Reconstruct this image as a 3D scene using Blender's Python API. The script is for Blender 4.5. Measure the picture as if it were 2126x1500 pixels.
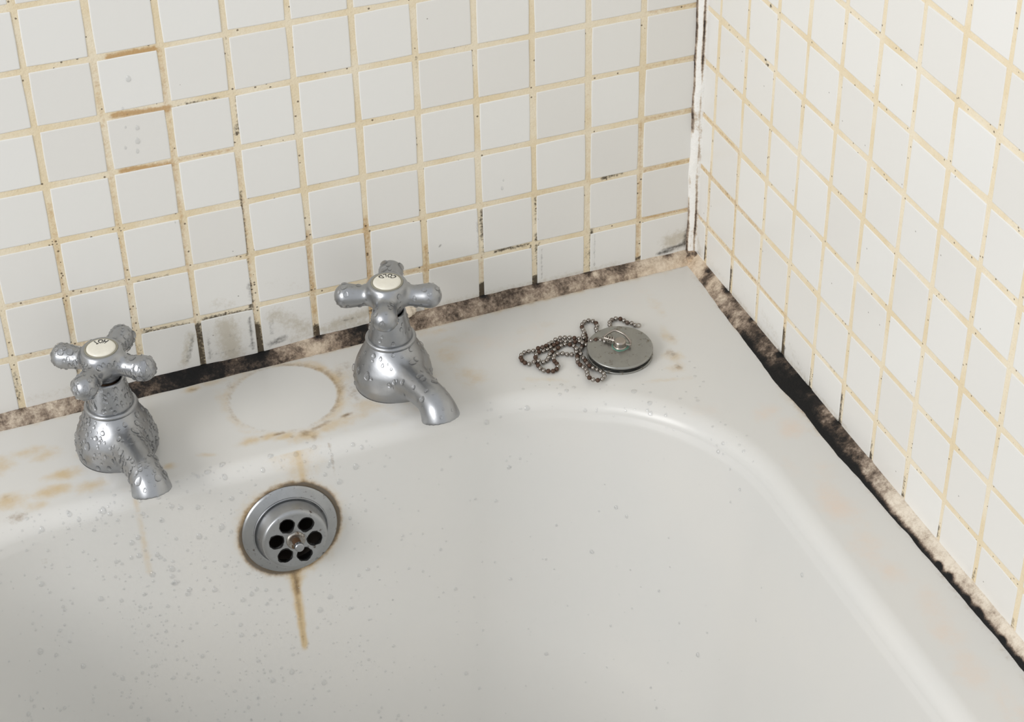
import bpy, bmesh, math, random
import numpy as np
from mathutils import Matrix, Vector, noise as mnoise

# ------------------------------------------------------------------ clear
for o in list(bpy.data.objects):
    bpy.data.objects.remove(o, do_unlink=True)
sc = bpy.context.scene
COL = sc.collection
random.seed(7)
rng = np.random.default_rng(11)

# ------------------------------------------------------------------ camera
# origin: corner of the two tiled walls at the height of the bath deck
cam_d = bpy.data.cameras.new('camera')
cam = bpy.data.objects.new('camera', cam_d)
COL.objects.link(cam)
cam_d.sensor_fit = 'HORIZONTAL'
cam_d.sensor_width = 36.0
cam_d.lens = 68.879
cam_d.clip_start = 0.02
right = Vector((0.9345952, -0.3553229, -0.0166573))
down = Vector((-0.2231303, -0.5491368, -0.8053953))
fwd = Vector((0.2770283, 0.7564354, -0.5925039))
M = Matrix((right, -down, -fwd)).transposed().to_4x4()
M.translation = Vector((-0.5329508, -1.0689726, 0.5811861 + 0.2015))
cam.matrix_world = M
sc.camera = cam

# ------------------------------------------------------------------ light
world = bpy.data.worlds.new('world')
sc.world = world
world.use_nodes = True
bg = world.node_tree.nodes['Background']
bg.inputs['Color'].default_value = (0.955, 0.975, 1.0, 1)
bg.inputs['Strength'].default_value = 0.68


def area(name, loc, target, sx, sy, power, color):
    ld = bpy.data.lights.new(name, 'AREA')
    ld.shape = 'RECTANGLE'
    ld.size, ld.size_y = sx, sy
    ld.energy = power
    ld.color = color
    lo = bpy.data.objects.new(name, ld)
    COL.objects.link(lo)
    lo.location = loc
    lo.rotation_euler = (Vector(target) - Vector(loc)).to_track_quat('-Z', 'Y').to_euler()
    return lo


# daylight from the bathroom window, in the wall across the room from the tiled side wall;
# nothing else in the photograph speaks for a second lamp
area('window_left_offscreen', (-2.3, -1.1, 1.2), (0.0, -1.1, 1.2), 1.2, 1.1, 32, (1.0, 0.99, 0.98))

sc.view_settings.view_transform = 'Standard'
sc.view_settings.look = 'None'
sc.view_settings.exposure = 0.2
sc.view_settings.gamma = 1.0
sc.view_settings.use_curve_mapping = False


# ------------------------------------------------------------------ helpers
def lin(r, g, b):
    f = lambda c: (c / 255.0 / 12.92) if c <= 10 else ((c / 255.0 + 0.055) / 1.055) ** 2.4
    return (f(r), f(g), f(b), 1.0)


def link(o, parent=None, label=None, cat=None, group=None, kind=None):
    COL.objects.link(o)
    if parent is not None:
        o.parent = parent
    if label:
        o['label'] = label
    if cat:
        o['category'] = cat
    if group:
        o['group'] = group
    if kind:
        o['kind'] = kind
    return o


def mesh_np(name, V, F, mat=None, smooth=True, attrs=None):
    me = bpy.data.meshes.new(name)
    V = np.asarray(V, dtype=np.float32)
    if isinstance(F, np.ndarray):
        n, k = F.shape
        me.vertices.add(len(V))
        me.vertices.foreach_set('co', V.ravel())
        me.loops.add(n * k)
        me.loops.foreach_set('vertex_index', F.astype(np.int32).ravel())
        me.polygons.add(n)
        me.polygons.foreach_set('loop_start', np.arange(0, n * k, k, dtype=np.int32))
        me.update(calc_edges=True)
    else:
        me.from_pydata([tuple(map(float, v)) for v in V], [], F)
        me.update()
    me.validate()
    if smooth:
        me.polygons.foreach_set('use_smooth', np.ones(len(me.polygons), dtype=bool))
    if attrs:
        for k_, a in attrs.items():
            at = me.attributes.new(k_, 'FLOAT', 'POINT')
            at.data.foreach_set('value', np.asarray(a, dtype=np.float32))
    if mat:
        me.materials.append(mat)
    return me


def obj(name, me, parent=None, **kw):
    return link(bpy.data.objects.new(name, me), parent, **kw)


def empty(name, loc, **kw):
    o = bpy.data.objects.new(name, None)
    o.empty_display_size = 0.01
    o.location = loc
    return link(o, **kw)


def grid_faces(nu, nv, closed_u=False):
    iu = np.arange(nu if closed_u else nu - 1)
    iv = np.arange(nv - 1)
    U, W = np.meshgrid(iu, iv, indexing='ij')
    U2 = (U + 1) % nu
    return np.stack([U * nv + W, U2 * nv + W, U2 * nv + W + 1, U * nv + W + 1], -1).reshape(-1, 4)


def lathe(name, prof, mat, seg=64, smooth=True):
    """prof: list of (r, z) in mm, revolved around z."""
    P = np.array(prof, float) / 1000
    a = np.linspace(0, 2 * np.pi, seg, endpoint=False)
    V = np.stack([np.outer(np.cos(a), P[:, 0]), np.outer(np.sin(a), P[:, 0]),
                  np.tile(P[:, 1], (seg, 1))], -1).reshape(-1, 3)
    F = grid_faces(seg, len(P), True)
    me = mesh_np(name, V, F, None, smooth)
    bm = bmesh.new()
    bm.from_mesh(me)
    bmesh.ops.remove_doubles(bm, verts=bm.verts, dist=1e-6)
    bmesh.ops.recalc_face_normals(bm, faces=bm.faces)
    bm.to_mesh(me)
    bm.free()
    if smooth:
        me.polygons.foreach_set('use_smooth', np.ones(len(me.polygons), dtype=bool))
    me.materials.append(mat)
    return me


def rounded(prof, rad=0.5, n=4):
    """round the inner corners of a profile polyline"""
    out = [prof[0]]
    for i in range(1, len(prof) - 1):
        a, b, c = (np.array(prof[j], float) for j in (i - 1, i, i + 1))
        la, lc = np.linalg.norm(a - b), np.linalg.norm(c - b)
        t = min(rad, la * 0.45, lc * 0.45)
        p0, p2 = b + (a - b) / la * t, b + (c - b) / lc * t
        for k in range(n + 1):
            s = k / n
            out.append(tuple((1 - s) ** 2 * p0 + 2 * s * (1 - s) * b + s * s * p2))
    out.append(prof[-1])
    return out


def tube(name, pts, r, mat, seg=8, closed=False):
    pts = [Vector(p) for p in pts]
    n = len(pts)
    V, up = [], Vector((0.13, 0.2, 1)).normalized()
    for i, p in enumerate(pts):
        t = (pts[(i + 1) % n] - pts[i - 1]) if closed else (pts[min(i + 1, n - 1)] - pts[max(i - 1, 0)])
        t.normalize()
        x = t.cross(up)
        if x.length < 1e-4:
            x = t.cross(Vector((1, 0, 0)))
        x.normalize()
        y = t.cross(x)
        for k in range(seg):
            a = 2 * math.pi * k / seg
            V.append(p + (x * math.cos(a) + y * math.sin(a)) * r)
    F = []
    for i in range(n if closed else n - 1):
        j = (i + 1) % n
        for k in range(seg):
            F.append((i * seg + k, i * seg + (k + 1) % seg, j * seg + (k + 1) % seg, j * seg + k))
    if not closed:
        F.append(tuple(range(seg)))
        F.append(tuple((n - 1) * seg + k for k in range(seg))[::-1])
    me = mesh_np(name, [tuple(v) for v in V], F, mat, True)
    return me


def spline(pts, step, closed=False):
    """Catmull-Rom through pts, resampled at equal step"""
    P = [np.array(p, float) for p in pts]
    n = len(P)
    dense = []
    for i in range(n - 1):
        p0, p1, p2, p3 = P[max(i - 1, 0)], P[i], P[i + 1], P[min(i + 2, n - 1)]
        for k in range(12):
            t = k / 12
            dense.append(0.5 * (2 * p1 + (p2 - p0) * t + (2 * p0 - 5 * p1 + 4 * p2 - p3) * t * t
                                + (3 * p1 - p0 - 3 * p2 + p3) * t ** 3))
    dense.append(P[-1])
    D = np.array(dense)
    s = np.concatenate([[0], np.cumsum(np.linalg.norm(np.diff(D, axis=0), axis=1))])
    q = np.arange(0, s[-1], step)
    return np.stack([np.interp(q, s, D[:, k]) for k in range(D.shape[1])], 1)


def fbm2(x, y, scale, seed=0.0, octv=3):
    """cheap vectorised value noise in [0,1] for geometry"""
    out = np.zeros_like(x, dtype=float)
    amp, tot = 1.0, 0.0
    for o in range(octv):
        u, v = x / scale + seed * 17.3 + o * 5.1, y / scale + seed * 9.7 + o * 3.3
        i, j = np.floor(u), np.floor(v)
        fu, fv = u - i, v - j
        fu, fv = fu * fu * (3 - 2 * fu), fv * fv * (3 - 2 * fv)
        h = lambda a, b: np.modf(np.abs(np.sin(a * 127.1 + b * 311.7 + seed * 74.7) * 43758.5453))[0]
        out += amp * ((h(i, j) * (1 - fu) + h(i + 1, j) * fu) * (1 - fv) + (h(i, j + 1) * (1 - fu) + h(i + 1, j + 1) * fu) * fv)
        tot += amp
        amp *= 0.5
        scale *= 0.5
    return out / tot


def deck(x):
    """the bath stands slightly out of level: deck height at x (metres)"""
    return 0.010 * x


# ------------------------------------------------------------------ materials
class NT:
    def __init__(self, name):
        self.m = bpy.data.materials.new(name)
        self.m.use_nodes = True
        self.t = self.m.node_tree
        self.b = self.t.nodes['Principled BSDF']

    def n(self, typ, ins=None, **props):
        nd = self.t.nodes.new(typ)
        for k, v in props.items():
            setattr(nd, k, v)
        for k, v in (ins or {}).items():
            self.set(nd, k, v)
        return nd

    def set(self, nd, k, v):
        if isinstance(v, bpy.types.NodeSocket):
            self.t.links.new(v, nd.inputs[k])
        else:
            nd.inputs[k].default_value = v

    def math(self, op, a, b=0.0, c=0.0, clamp=False):
        nd = self.n('ShaderNodeMath', operation=op, use_clamp=clamp)
        for i, v in enumerate((a, b, c)):
            self.set(nd, i, v)
        return nd.outputs[0]

    def mix(self, fac, a, b):
        nd = self.n('ShaderNodeMix', data_type='RGBA')
        self.set(nd, 0, fac)
        self.set(nd, 6, a)
        self.set(nd, 7, b)
        return nd.outputs[2]

    def pos(self):
        return self.n('ShaderNodeNewGeometry').outputs['Position']

    def noise(self, scale, detail=3.0, rough=0.55, vec=None, off=0.0):
        v = vec or self.pos()
        if off:
            v = self.n('ShaderNodeVectorMath', {0: v, 1: (off, off * 1.7, off * 0.6)}, operation='ADD').outputs[0]
        nd = self.n('ShaderNodeTexNoise', {'Vector': v, 'Scale': scale, 'Detail': detail, 'Roughness': rough})
        return nd.outputs['Fac']

    def attr(self, name):
        return self.n('ShaderNodeAttribute', attribute_name=name).outputs['Fac']

    def step(self, v, lo, hi):
        nd = self.n('ShaderNodeMapRange', {'Value': v, 'From Min': lo, 'From Max': hi}, interpolation_type='SMOOTHSTEP')
        return nd.outputs['Result']

    def ramp(self, v, stops):
        nd = self.n('ShaderNodeValToRGB')
        e = nd.color_ramp.elements
        while len(e) < len(stops):
            e.new(0.5)
        for el, (p, c) in zip(e, stops):
            el.position = p
            el.color = c
        self.set(nd, 0, v)
        return nd.outputs[0]

    def bump(self, h, strength, dist):
        nd = self.n('ShaderNodeBump', {'Height': h, 'Strength': strength, 'Distance': dist})
        self.t.links.new(nd.outputs[0], self.b.inputs['Normal'])

    def out(self, color=None, rough=None, metal=None, **kw):
        if color is not None:
            self.set(self.b, 'Base Color', color)
        if rough is not None:
            self.set(self.b, 'Roughness', rough)
        if metal is not None:
            self.set(self.b, 'Metallic', metal)
        for k, v in kw.items():
            self.set(self.b, k.replace('_', ' '), v)
        return self.m


def eroded(t, a, lo, hi, scale, off, w=0.9):
    """stain amount a broken up by noise"""
    nz = t.noise(scale, 4.0, 0.65, off=off)
    v = t.math('ADD', a, t.math('MULTIPLY', t.math('SUBTRACT', nz, 0.5), w))
    return t.math('MULTIPLY', t.step(v, lo, hi), t.step(a, 0.02, 0.15))


def mat_tile():
    t = NT('white_glazed_tile')
    rnd = t.n('ShaderNodeObjectInfo').outputs['Random']
    base = t.mix(rnd, lin(226, 224, 219), lin(231, 230, 226))
    d = eroded(t, t.attr('dirt'), 0.2, 0.95, 380, 3.1, 1.1)
    base = t.mix(t.math('MULTIPLY', d, 0.55), base, lin(176, 164, 138))
    mo = eroded(t, t.attr('mold'), 0.3, 1.05, 330, 5.7, 1.0)
    base = t.mix(t.math('MULTIPLY', mo, 0.9), base, lin(44, 38, 30))
    sp = t.n('ShaderNodeTexVoronoi', {'Vector': t.pos(), 'Scale': 150.0})
    spk = t.math('MULTIPLY', t.math('LESS_THAN', sp.outputs['Distance'], 0.075),
                 t.math('GREATER_THAN', t.n('ShaderNodeSeparateColor', {0: sp.outputs['Color']}).outputs[0], 0.985))
    base = t.mix(t.math('MULTIPLY', spk, 0.6), base, lin(110, 100, 90))
    t.bump(t.noise(45, 2.0), 0.06, 0.002)
    return t.out(base, 0.28, 0.0)


def mat_grout(name, base_a, base_b):
    t = NT(name)
    base = t.mix(t.step(t.noise(28, 3.0), 0.35, 0.65), base_a, base_b)
    fine = t.noise(900, 3.0)
    base = t.mix(t.math('MULTIPLY', t.step(fine, 0.5, 0.8), 0.25), base, lin(176, 148, 104))
    og = eroded(t, t.attr('orange'), 0.2, 0.7, 420, 1.3, 0.7)
    base = t.mix(t.math('MULTIPLY', og, 0.75), base, lin(178, 134, 72))
    # pinholes of mould
    vo = t.n('ShaderNodeTexVoronoi', {'Vector': t.pos(), 'Scale': 420.0})
    cell = t.n('ShaderNodeSeparateColor', {0: vo.outputs['Color']}).outputs[0]
    lim = t.math('SUBTRACT', 0.965, t.math('MULTIPLY', t.attr('speck'), 0.42))
    spk = t.math('MULTIPLY', t.math('LESS_THAN', vo.outputs['Distance'], 0.30), t.math('GREATER_THAN', cell, lim))
    base = t.mix(t.math('MULTIPLY', spk, 0.75), base, lin(70, 52, 34))
    mo = eroded(t, t.attr('mold'), 0.3, 0.85, 520, 4.4, 1.3)
    base = t.mix(t.math('MULTIPLY', mo, 0.9), base, lin(48, 38, 28))
    t.bump(t.noise(700, 3.0), 0.5, 0.0006)
    return t.out(base, 0.8, 0.0, Specular_IOR_Level=0.25)


def mat_caulk(name, pale):
    t = NT(name)
    a = t.attr('mold')
    n1 = t.noise(95, 5.0, 0.7, off=2.0)
    n2 = t.noise(520, 3.0, 0.7, off=6.0)
    v = t.math('ADD', a, t.math('MULTIPLY', t.math('SUBTRACT', n1, 0.5), 1.15))
    v = t.math('ADD', v, t.math('MULTIPLY', t.math('SUBTRACT', n2, 0.5), 0.5), clamp=True)
    c = t.ramp(v, [(0.05, pale), (0.26, lin(202, 188, 170)), (0.46, lin(148, 132, 117)),
                   (0.64, lin(88, 75, 64)), (0.82, lin(34, 29, 26)), (1.0, lin(10, 9, 9))])
    og = t.math('MULTIPLY', t.math('MULTIPLY', t.attr('orange'), 0.9), t.step(v, 0.7, 0.2))
    c = t.mix(og, c, lin(212, 176, 130))
    t.bump(n2, 0.6, 0.0009)
    return t.out(c, 0.6, 0.0, Specular_IOR_Level=0.3)


def mat_tub():
    t = NT('white_bath_enamel')
    base = t.mix(t.step(t.noise(9, 2.0), 0.3, 0.7), lin(215, 214, 210), lin(218, 216, 211))
    og = eroded(t, t.attr('orange'), 0.1, 1.0, 95, 2.2, 0.9)
    base = t.mix(t.math('MULTIPLY', og, 0.85), base, lin(206, 180, 134))
    pk = eroded(t, t.attr('pink'), 0.15, 0.9, 60, 8.2, 0.9)
    base = t.mix(t.math('MULTIPLY', pk, 0.42), base, lin(232, 196, 164))
    br = eroded(t, t.attr('brown'), 0.15, 0.85, 240, 5.2, 0.8)
    base = t.mix(t.math('MULTIPLY', br, 0.85), base, t.mix(t.step(t.attr('brown'), 0.5, 0.95), lin(138, 110, 72), lin(54, 41, 28)))
    vo = t.n('ShaderNodeTexVoronoi', {'Vector': t.pos(), 'Scale': 55.0})
    cell = t.n('ShaderNodeSeparateColor', {0: vo.outputs['Color']}).outputs[0]
    spk = t.math('MULTIPLY', t.math('LESS_THAN', vo.outputs['Distance'], 0.035), t.math('GREATER_THAN', cell, 0.965))
    base = t.mix(t.math('MULTIPLY', spk, 0.7), base, lin(96, 78, 56))
    return t.out(base, t.math('ADD', 0.28, t.math('MULTIPLY', og, 0.3)), 0.0)


def mat_metal(name, col, rough, stain=0.0, stain_col=(0.05, 0.04, 0.03, 1), bump=0.0):
    t = NT(name)
    tc = t.n('ShaderNodeTexCoord').outputs['Object']
    nz = t.noise(120, 4.0, 0.6, vec=tc)
    base = t.mix(t.step(nz, 0.3, 0.75), col, tuple(c * 0.9 for c in col[:3]) + (1,))
    r = t.math('ADD', rough - 0.05, t.math('MULTIPLY', nz, 0.14))
    met = 1.0
    if stain:
        s = t.step(t.noise(190, 4.0, 0.7, vec=tc, off=3.0), 0.68 - stain, 0.82 - stain)
        base = t.mix(s, base, stain_col)
        r = t.math('ADD', r, t.math('MULTIPLY', s, 0.4))
        met = t.math('SUBTRACT', 1.0, t.math('MULTIPLY', s, 0.8))
    if bump:
        t.bump(t.noise(260, 3.0, 0.6, vec=tc), bump, 0.0015)
    return t.out(base, r, met)


def mat_plain(name, col, rough, metal=0.0, **kw):
    t = NT(name)
    base = t.mix(t.noise(300, 2.0), col, tuple(c * 0.86 for c in col[:3]) + (1,))
    return t.out(base, rough, metal, **kw)


def mat_water():
    """thin lens of water: clear body, fresnel gloss on its skin"""
    t = NT('clear_water')
    t.t.nodes.remove(t.b)
    tr = t.n('ShaderNodeBsdfTransparent', {'Color': (0.95, 0.955, 0.96, 1)})
    gl = t.n('ShaderNodeBsdfGlossy', {'Color': (1, 1, 1, 1), 'Roughness': 0.06})
    lw = t.n('ShaderNodeLayerWeight', {'Blend': 0.5}).outputs['Facing']
    fr = t.math('ADD', 0.07, t.math('MULTIPLY', t.math('POWER', lw, 2.2), 0.75))
    mx = t.n('ShaderNodeMixShader', {0: fr, 1: tr.outputs[0], 2: gl.outputs[0]})
    t.t.links.new(mx.outputs[0], t.t.nodes['Material Output'].inputs['Surface'])
    return t.m


def mat_water_bead():
    t = NT('clear_water_bead')
    t.out((1, 1, 1, 1), 0.02, 0.0, IOR=1.33)
    t.b.inputs['Transmission Weight'].default_value = 1.0
    return t.m


def mat_bead():
    t = NT('ball_chain_metal')
    rnd = t.n('ShaderNodeObjectInfo').outputs['Random']
    s = t.step(rnd, 0.48, 0.62)
    nz = t.step(t.noise(900, 2.0), 0.4, 0.65)
    base = t.mix(t.math('MAXIMUM', s, t.math('MULTIPLY', nz, 0.5)), (0.40, 0.375, 0.345, 1), lin(86, 66, 54))
    return t.out(base, t.math('ADD', 0.22, t.math('MULTIPLY', s, 0.25)), t.math('SUBTRACT', 1.0, t.math('MULTIPLY', s, 0.5)))


M_TILE = mat_tile()
M_GROUT = mat_grout('yellowed_grout', lin(233, 222, 199), lin(227, 211, 179))
M_CAULK = mat_caulk('mouldy_sealant', lin(228, 217, 200))
M_CAULK_W = mat_caulk('white_sealant', lin(240, 238, 233))
M_TUB = mat_tub()
M_CHROME = mat_metal('worn_satin_chrome', (0.41, 0.42, 0.435, 1), 0.33, bump=0.03)
M_CHROME_D = mat_metal('dull_chrome', (0.42, 0.43, 0.44, 1), 0.32, stain=0.1, stain_col=(0.07, 0.05, 0.035, 1))
M_PLUG = mat_metal('tarnished_plug_metal', (0.38, 0.38, 0.36, 1), 0.33, stain=0.15, stain_col=(0.15, 0.125, 0.085, 1))
M_RUBBER = mat_plain('black_rubber', (0.012, 0.012, 0.012, 1), 0.5)
M_PIPE = mat_plain('grimy_pipe', lin(58, 50, 42), 0.8)
M_DARK = mat_plain('dark_pipe_grime', (0.006, 0.005, 0.005, 1), 0.8)
M_CERAM = mat_plain('cream_ceramic', lin(240, 236, 222), 0.12)
M_CERAM_RING = mat_plain('cap_seat_grime', lin(150, 146, 130), 0.4)
M_INK = mat_plain('black_print', (0.01, 0.01, 0.01, 1), 0.4)
M_RUST = mat_plain('rusty_brown_metal', lin(96, 70, 48), 0.6, 0.4)
M_WASHER = mat_metal('rust_stained_steel', (0.42, 0.40, 0.37, 1), 0.35, stain=0.2, stain_col=(0.12, 0.075, 0.04, 1))
M_WIRE = mat_metal('tarnished_wire', (0.42, 0.38, 0.34, 1), 0.3, stain=0.1, stain_col=(0.12, 0.08, 0.05, 1))
M_VERD = mat_plain('green_verdigris', lin(92, 132, 116), 0.7)
M_WATER = mat_water()
M_WATER_BEAD = mat_water_bead()
M_BEAD = mat_bead()
M_FLOOR = mat_plain('grey_vinyl_floor', lin(150, 146, 140), 0.5)

# ------------------------------------------------------------------ stains on the walls (mm, wall coordinates u along the wall, z up)
def seg_field(U, Z, segs):
    """max over gaussian-capsule segments (u0,z0,u1,z1,width,amp)"""
    A = np.zeros_like(U)
    for (u0, z0, u1, z1, w, a) in segs:
        du, dz = u1 - u0, z1 - z0
        L2 = du * du + dz * dz + 1e-9
        t = np.clip(((U - u0) * du + (Z - z0) * dz) / L2, 0, 1)
        d2 = (U - u0 - t * du) ** 2 + (Z - z0 - t * dz) ** 2
        A = np.maximum(A, a * np.exp(-d2 / (2 * (w * 0.6) ** 2)))
    return A


COLS_B = [0.0, 43.8, 83.2, 122.7, 162.4, 202.7, 242.5, 282.4, 322.2, 362.5, 403.0, 443.6] + [484 + 40.2 * i for i in range(7)]
ROWS_B = [41.0, 81.7, 121.9, 162.0, 201.2, 241.3, 282.2] + [322.5 + 40.3 * i for i in range(5)]
COLS_R = [0.0, 21.5, 61.5, 100.8, 139.8, 180.0, 220.2, 260.0, 299.3, 340.0, 379.2, 420.4] + [460.6 + 40.2 * i for i in range(10)]
ROWS_R = [37.6, 79.0, 120.1, 161.0, 200.5, 240.3, 280.0] + [320 + 40.0 * i for i in range(5)]

B_MOLD = [
    (-359, 199, -330, 200, 2, .62), (-395, 201, -365, 199, 1.5, .35), (-320, 198, -320, 182, 2, .6), (-321, 178, -322, 172, 3, .7),
    (-324, 130, -325, 60, 1.6, .7), (-325, 60, -326, 24, 2.5, .8), (-325, 24, -323, 4, 6, 1.1),
    (-396, 79, -377, 78, 3, .72), (-398, 39, -369, 38, 3.4, .75), (-358, 39, -327, 38, 3.2, .8),
    (-363, 34, -363, 4, 7, .85), (-403, 30, -403, 12, 3, .45), (-445, 30, -445, 8, 4, .7),
    (-282, 12, -282, 4, 5, 1.0), (-161, 77, -161, 55, 2.4, .8), (-160, 55, -161, 42, 2, .6), (-162, 16, -162, 8, 5, 1.1), (-160, 36, -160, 16, 1.5, .5),
    (-122, 78, -121, 58, 2, .6), (-121, 50, -121, 44, 2.4, .8), (-121, 40, -120, 12, 2.2, .75), (-126, 40, -126, 12, 1.8, .7), (-122, 12, -122, 8, 5, 1.0),
    (-80, 60, -80, 40, 1.6, .5), (-80, 42, -80, 10, 2.4, .85), (-85, 30, -85, 12, 1.6, .6), (-72, 83, -58, 84, 3, .75),
    (-152, 42, -140, 43, 2.6, .75), (-140, 42, -128, 42, 2.4, .75), (-118, 43, -96, 43, 1.6, .6),
    (-30, 9, -12, 12, 4, .95), (-8, 10, -4, 30, 3.4, .9), (-271, 13, -240, 17, 2.2, .65), (-46, 9, -38, 10, 2.5, .8),
    (-485, 30, -485, 8, 3.5, .55), (-322, 240, -322, 222, 1.4, .4), (-202, 202, -202, 194, 2, .5),
]
B_ORANGE = [
    (-394, 240, -366, 240, 3.2, .85), (-396, 201, -362, 199, 3, .8), (-396, 162, -366, 160, 3.4, .75), (-360, 162, -326, 162, 3, .45),
    (-443, 150, -445, 20, 3, .4), (-403, 240, -404, 20, 3, .38), (-363, 240, -364, 20, 3, .42), (-323, 160, -324, 20, 3, .4),
    (-283, 90, -283, 8, 3.5, .5), (-243, 90, -243, 8, 4, .55), (-240, 41, -170, 41, 3, .5), (-202, 60, -203, 10, 3, .5),
    (-162, 40, -162, 10, 3, .4), (-44, 120, -44, 8, 3.5, .45), (-83, 160, -83, 40, 3, .3), (-40, 82, -4, 82, 3.5, .5), (-40, 43, -4, 43, 3.5, .55), (-40, 122, -4, 122, 3.5, .42), (-40, 162, -4, 162, 3.5, .4), (-40, 202, -4, 202, 3.5, .4),
    (-480, 82, -400, 80, 3, .35), (-480, 41, -400, 41, 3, .4), (-360, 81, -60, 81, 3, .3),
]
B_DIRT = [
    (-344, 30, -342, 8, 11, .95), (-310, 30, -290, 14, 10, .7), (-270, 12, -240, 16, 6, .9), (-300, 8, -60, 8, 5, .55),
    (-20, 18, -6, 20, 9, .85), (-350, 50, -340, 46, 7, .45), (-375, 8, -368, 30, 5, .7), (-280, 10, -250, 8, 6, .7), (-430, 8, -410, 8, 5, .5),
    (-310, 55, -290, 50, 9, .25), (-480, 8, -450, 8, 5, .4),
]
B_TMOLD = [
    (-8, 12, -4, 26, 3.5, .95), (-28, 10, -10, 12, 3.0, 1.0), (-372, 10, -367, 28, 3.2, .62), (-358, 6, -356, 28, 2.6, .6), (-328, 32, -327, 8, 2.2, .8), (-356, 9, -328, 9, 2.2, .62),
    (-316, 8, -306, 10, 4.5, .72), (-314, 16, -313, 27, 2.6, .6), (-301, 24, -301, 25, 1.2, .6), (-326, 62, -326, 46, 2.4, .62),
    (-164.5, 70, -164.5, 46, 1.0, .5), (-126.5, 36, -126.5, 10, 1.4, .55), (-118, 36, -118, 10, 1.2, .55), (-78, 38, -78, 12, 1.2, .55),
    (-270, 12, -242, 16, 1.6, .62), (-244, 6, -236, 8, 3, .8), (-343, 22, -338, 20, 5, .42), (-192, 56, -191.6, 56.8, 0.8, 1.0),
]
R_MOLD = [
    (-18, 20, -17, 9, 3, .8), (-59, 26, -58, 9, 3, .85), (-57, 10, -57, 7, 3.5, 1.1), (-97, 24, -96, 9, 2.4, .6), (-95, 8, -95, 6, 4, 1.1),
    (-138, 26, -138, 6, 4, .85), (-138, 12, -138, 4, 6, 1.15), (-176, 20, -176, 6, 3, .8), (-176, 9, -176, 5, 4, 1.1), (-217, 28, -217, 7, 3.5, .85), (-217, 8, -217, 5, 4, 1.1),
    (-257, 20, -257, 9, 3, .65), (-257, 9, -257, 6, 4, 1.1), (-297, 22, -297, 8, 2.6, .6), (-297, 8, -297, 6, 3.5, .9), (-338, 16, -338, 8, 2.6, .75), (-378, 14, -378, 7, 2.4, .65), (-419, 12, -419, 6, 2.4, .7),
    (-90, 239, -91, 241, 1.6, 1.0), (-88, 202, -93, 199, 1.6, .9), (-48, 120, -40, 120, 1.4, .4), (-206, 39, -200, 39, 2.2, .6), (-48, 80, -36, 79, 2.0, .45), (-3, 165, -5, 158, 2, .6),
]
R_ORANGE = [(-2, 120, -60, 120, 3, .45), (-2, 79, -100, 79, 3, .5), (-2, 38, -140, 38, 3, .45), (-2, 161, -60, 161, 3, .3),
            (-20, 90, -18, 10, 3, .4), (-60, 90, -58, 10, 3, .4), (-98, 60, -97, 10, 3, .35), (-139, 38, -138, 8, 3, .45), (-217, 38, -217, 8, 3, .4),
            (-60, 120, -60, 70, 2, .4), (-140, 200, -140, 140, 2, .25)]
R_DIRT = [(-4, 20, -10, 12, 6, .6), (-60, 8, -230, 8, 4, .6), (-110, 20, -130, 14, 8, .4), (-150, 18, -170, 10, 8, .35), (-24, 12, -50, 10, 6, .35)]
R_TMOLD = [(-6, 8, -14, 8, 2.2, .6), (-134, 7, -143, 7, 2.6, .9), (-142, 14, -141, 8, 2.0, .7), (-92, 6, -99, 6, 2.2, .8), (-172, 6, -181, 6, 2.0, .8), (-213, 6, -222, 7, 2.4, .75),
           (-253, 7, -261, 7, 1.8, .7), (-148, 20, -170, 10, 6, .36), (-70, 30, -80, 18, 6, .30), (-54, 7, -60, 7, 2, .7)]


def fine_axis(lo, hi, step, ext_lo, ext_hi):
    f = np.arange(lo, hi + step * 0.5, step)
    a = np.linspace(ext_lo, lo, 6)[:-1] if ext_lo < lo else np.array([])
    b = np.linspace(hi, ext_hi, 6)[1:] if ext_hi > hi else np.array([])
    return np.concatenate([a, f, b])


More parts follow.
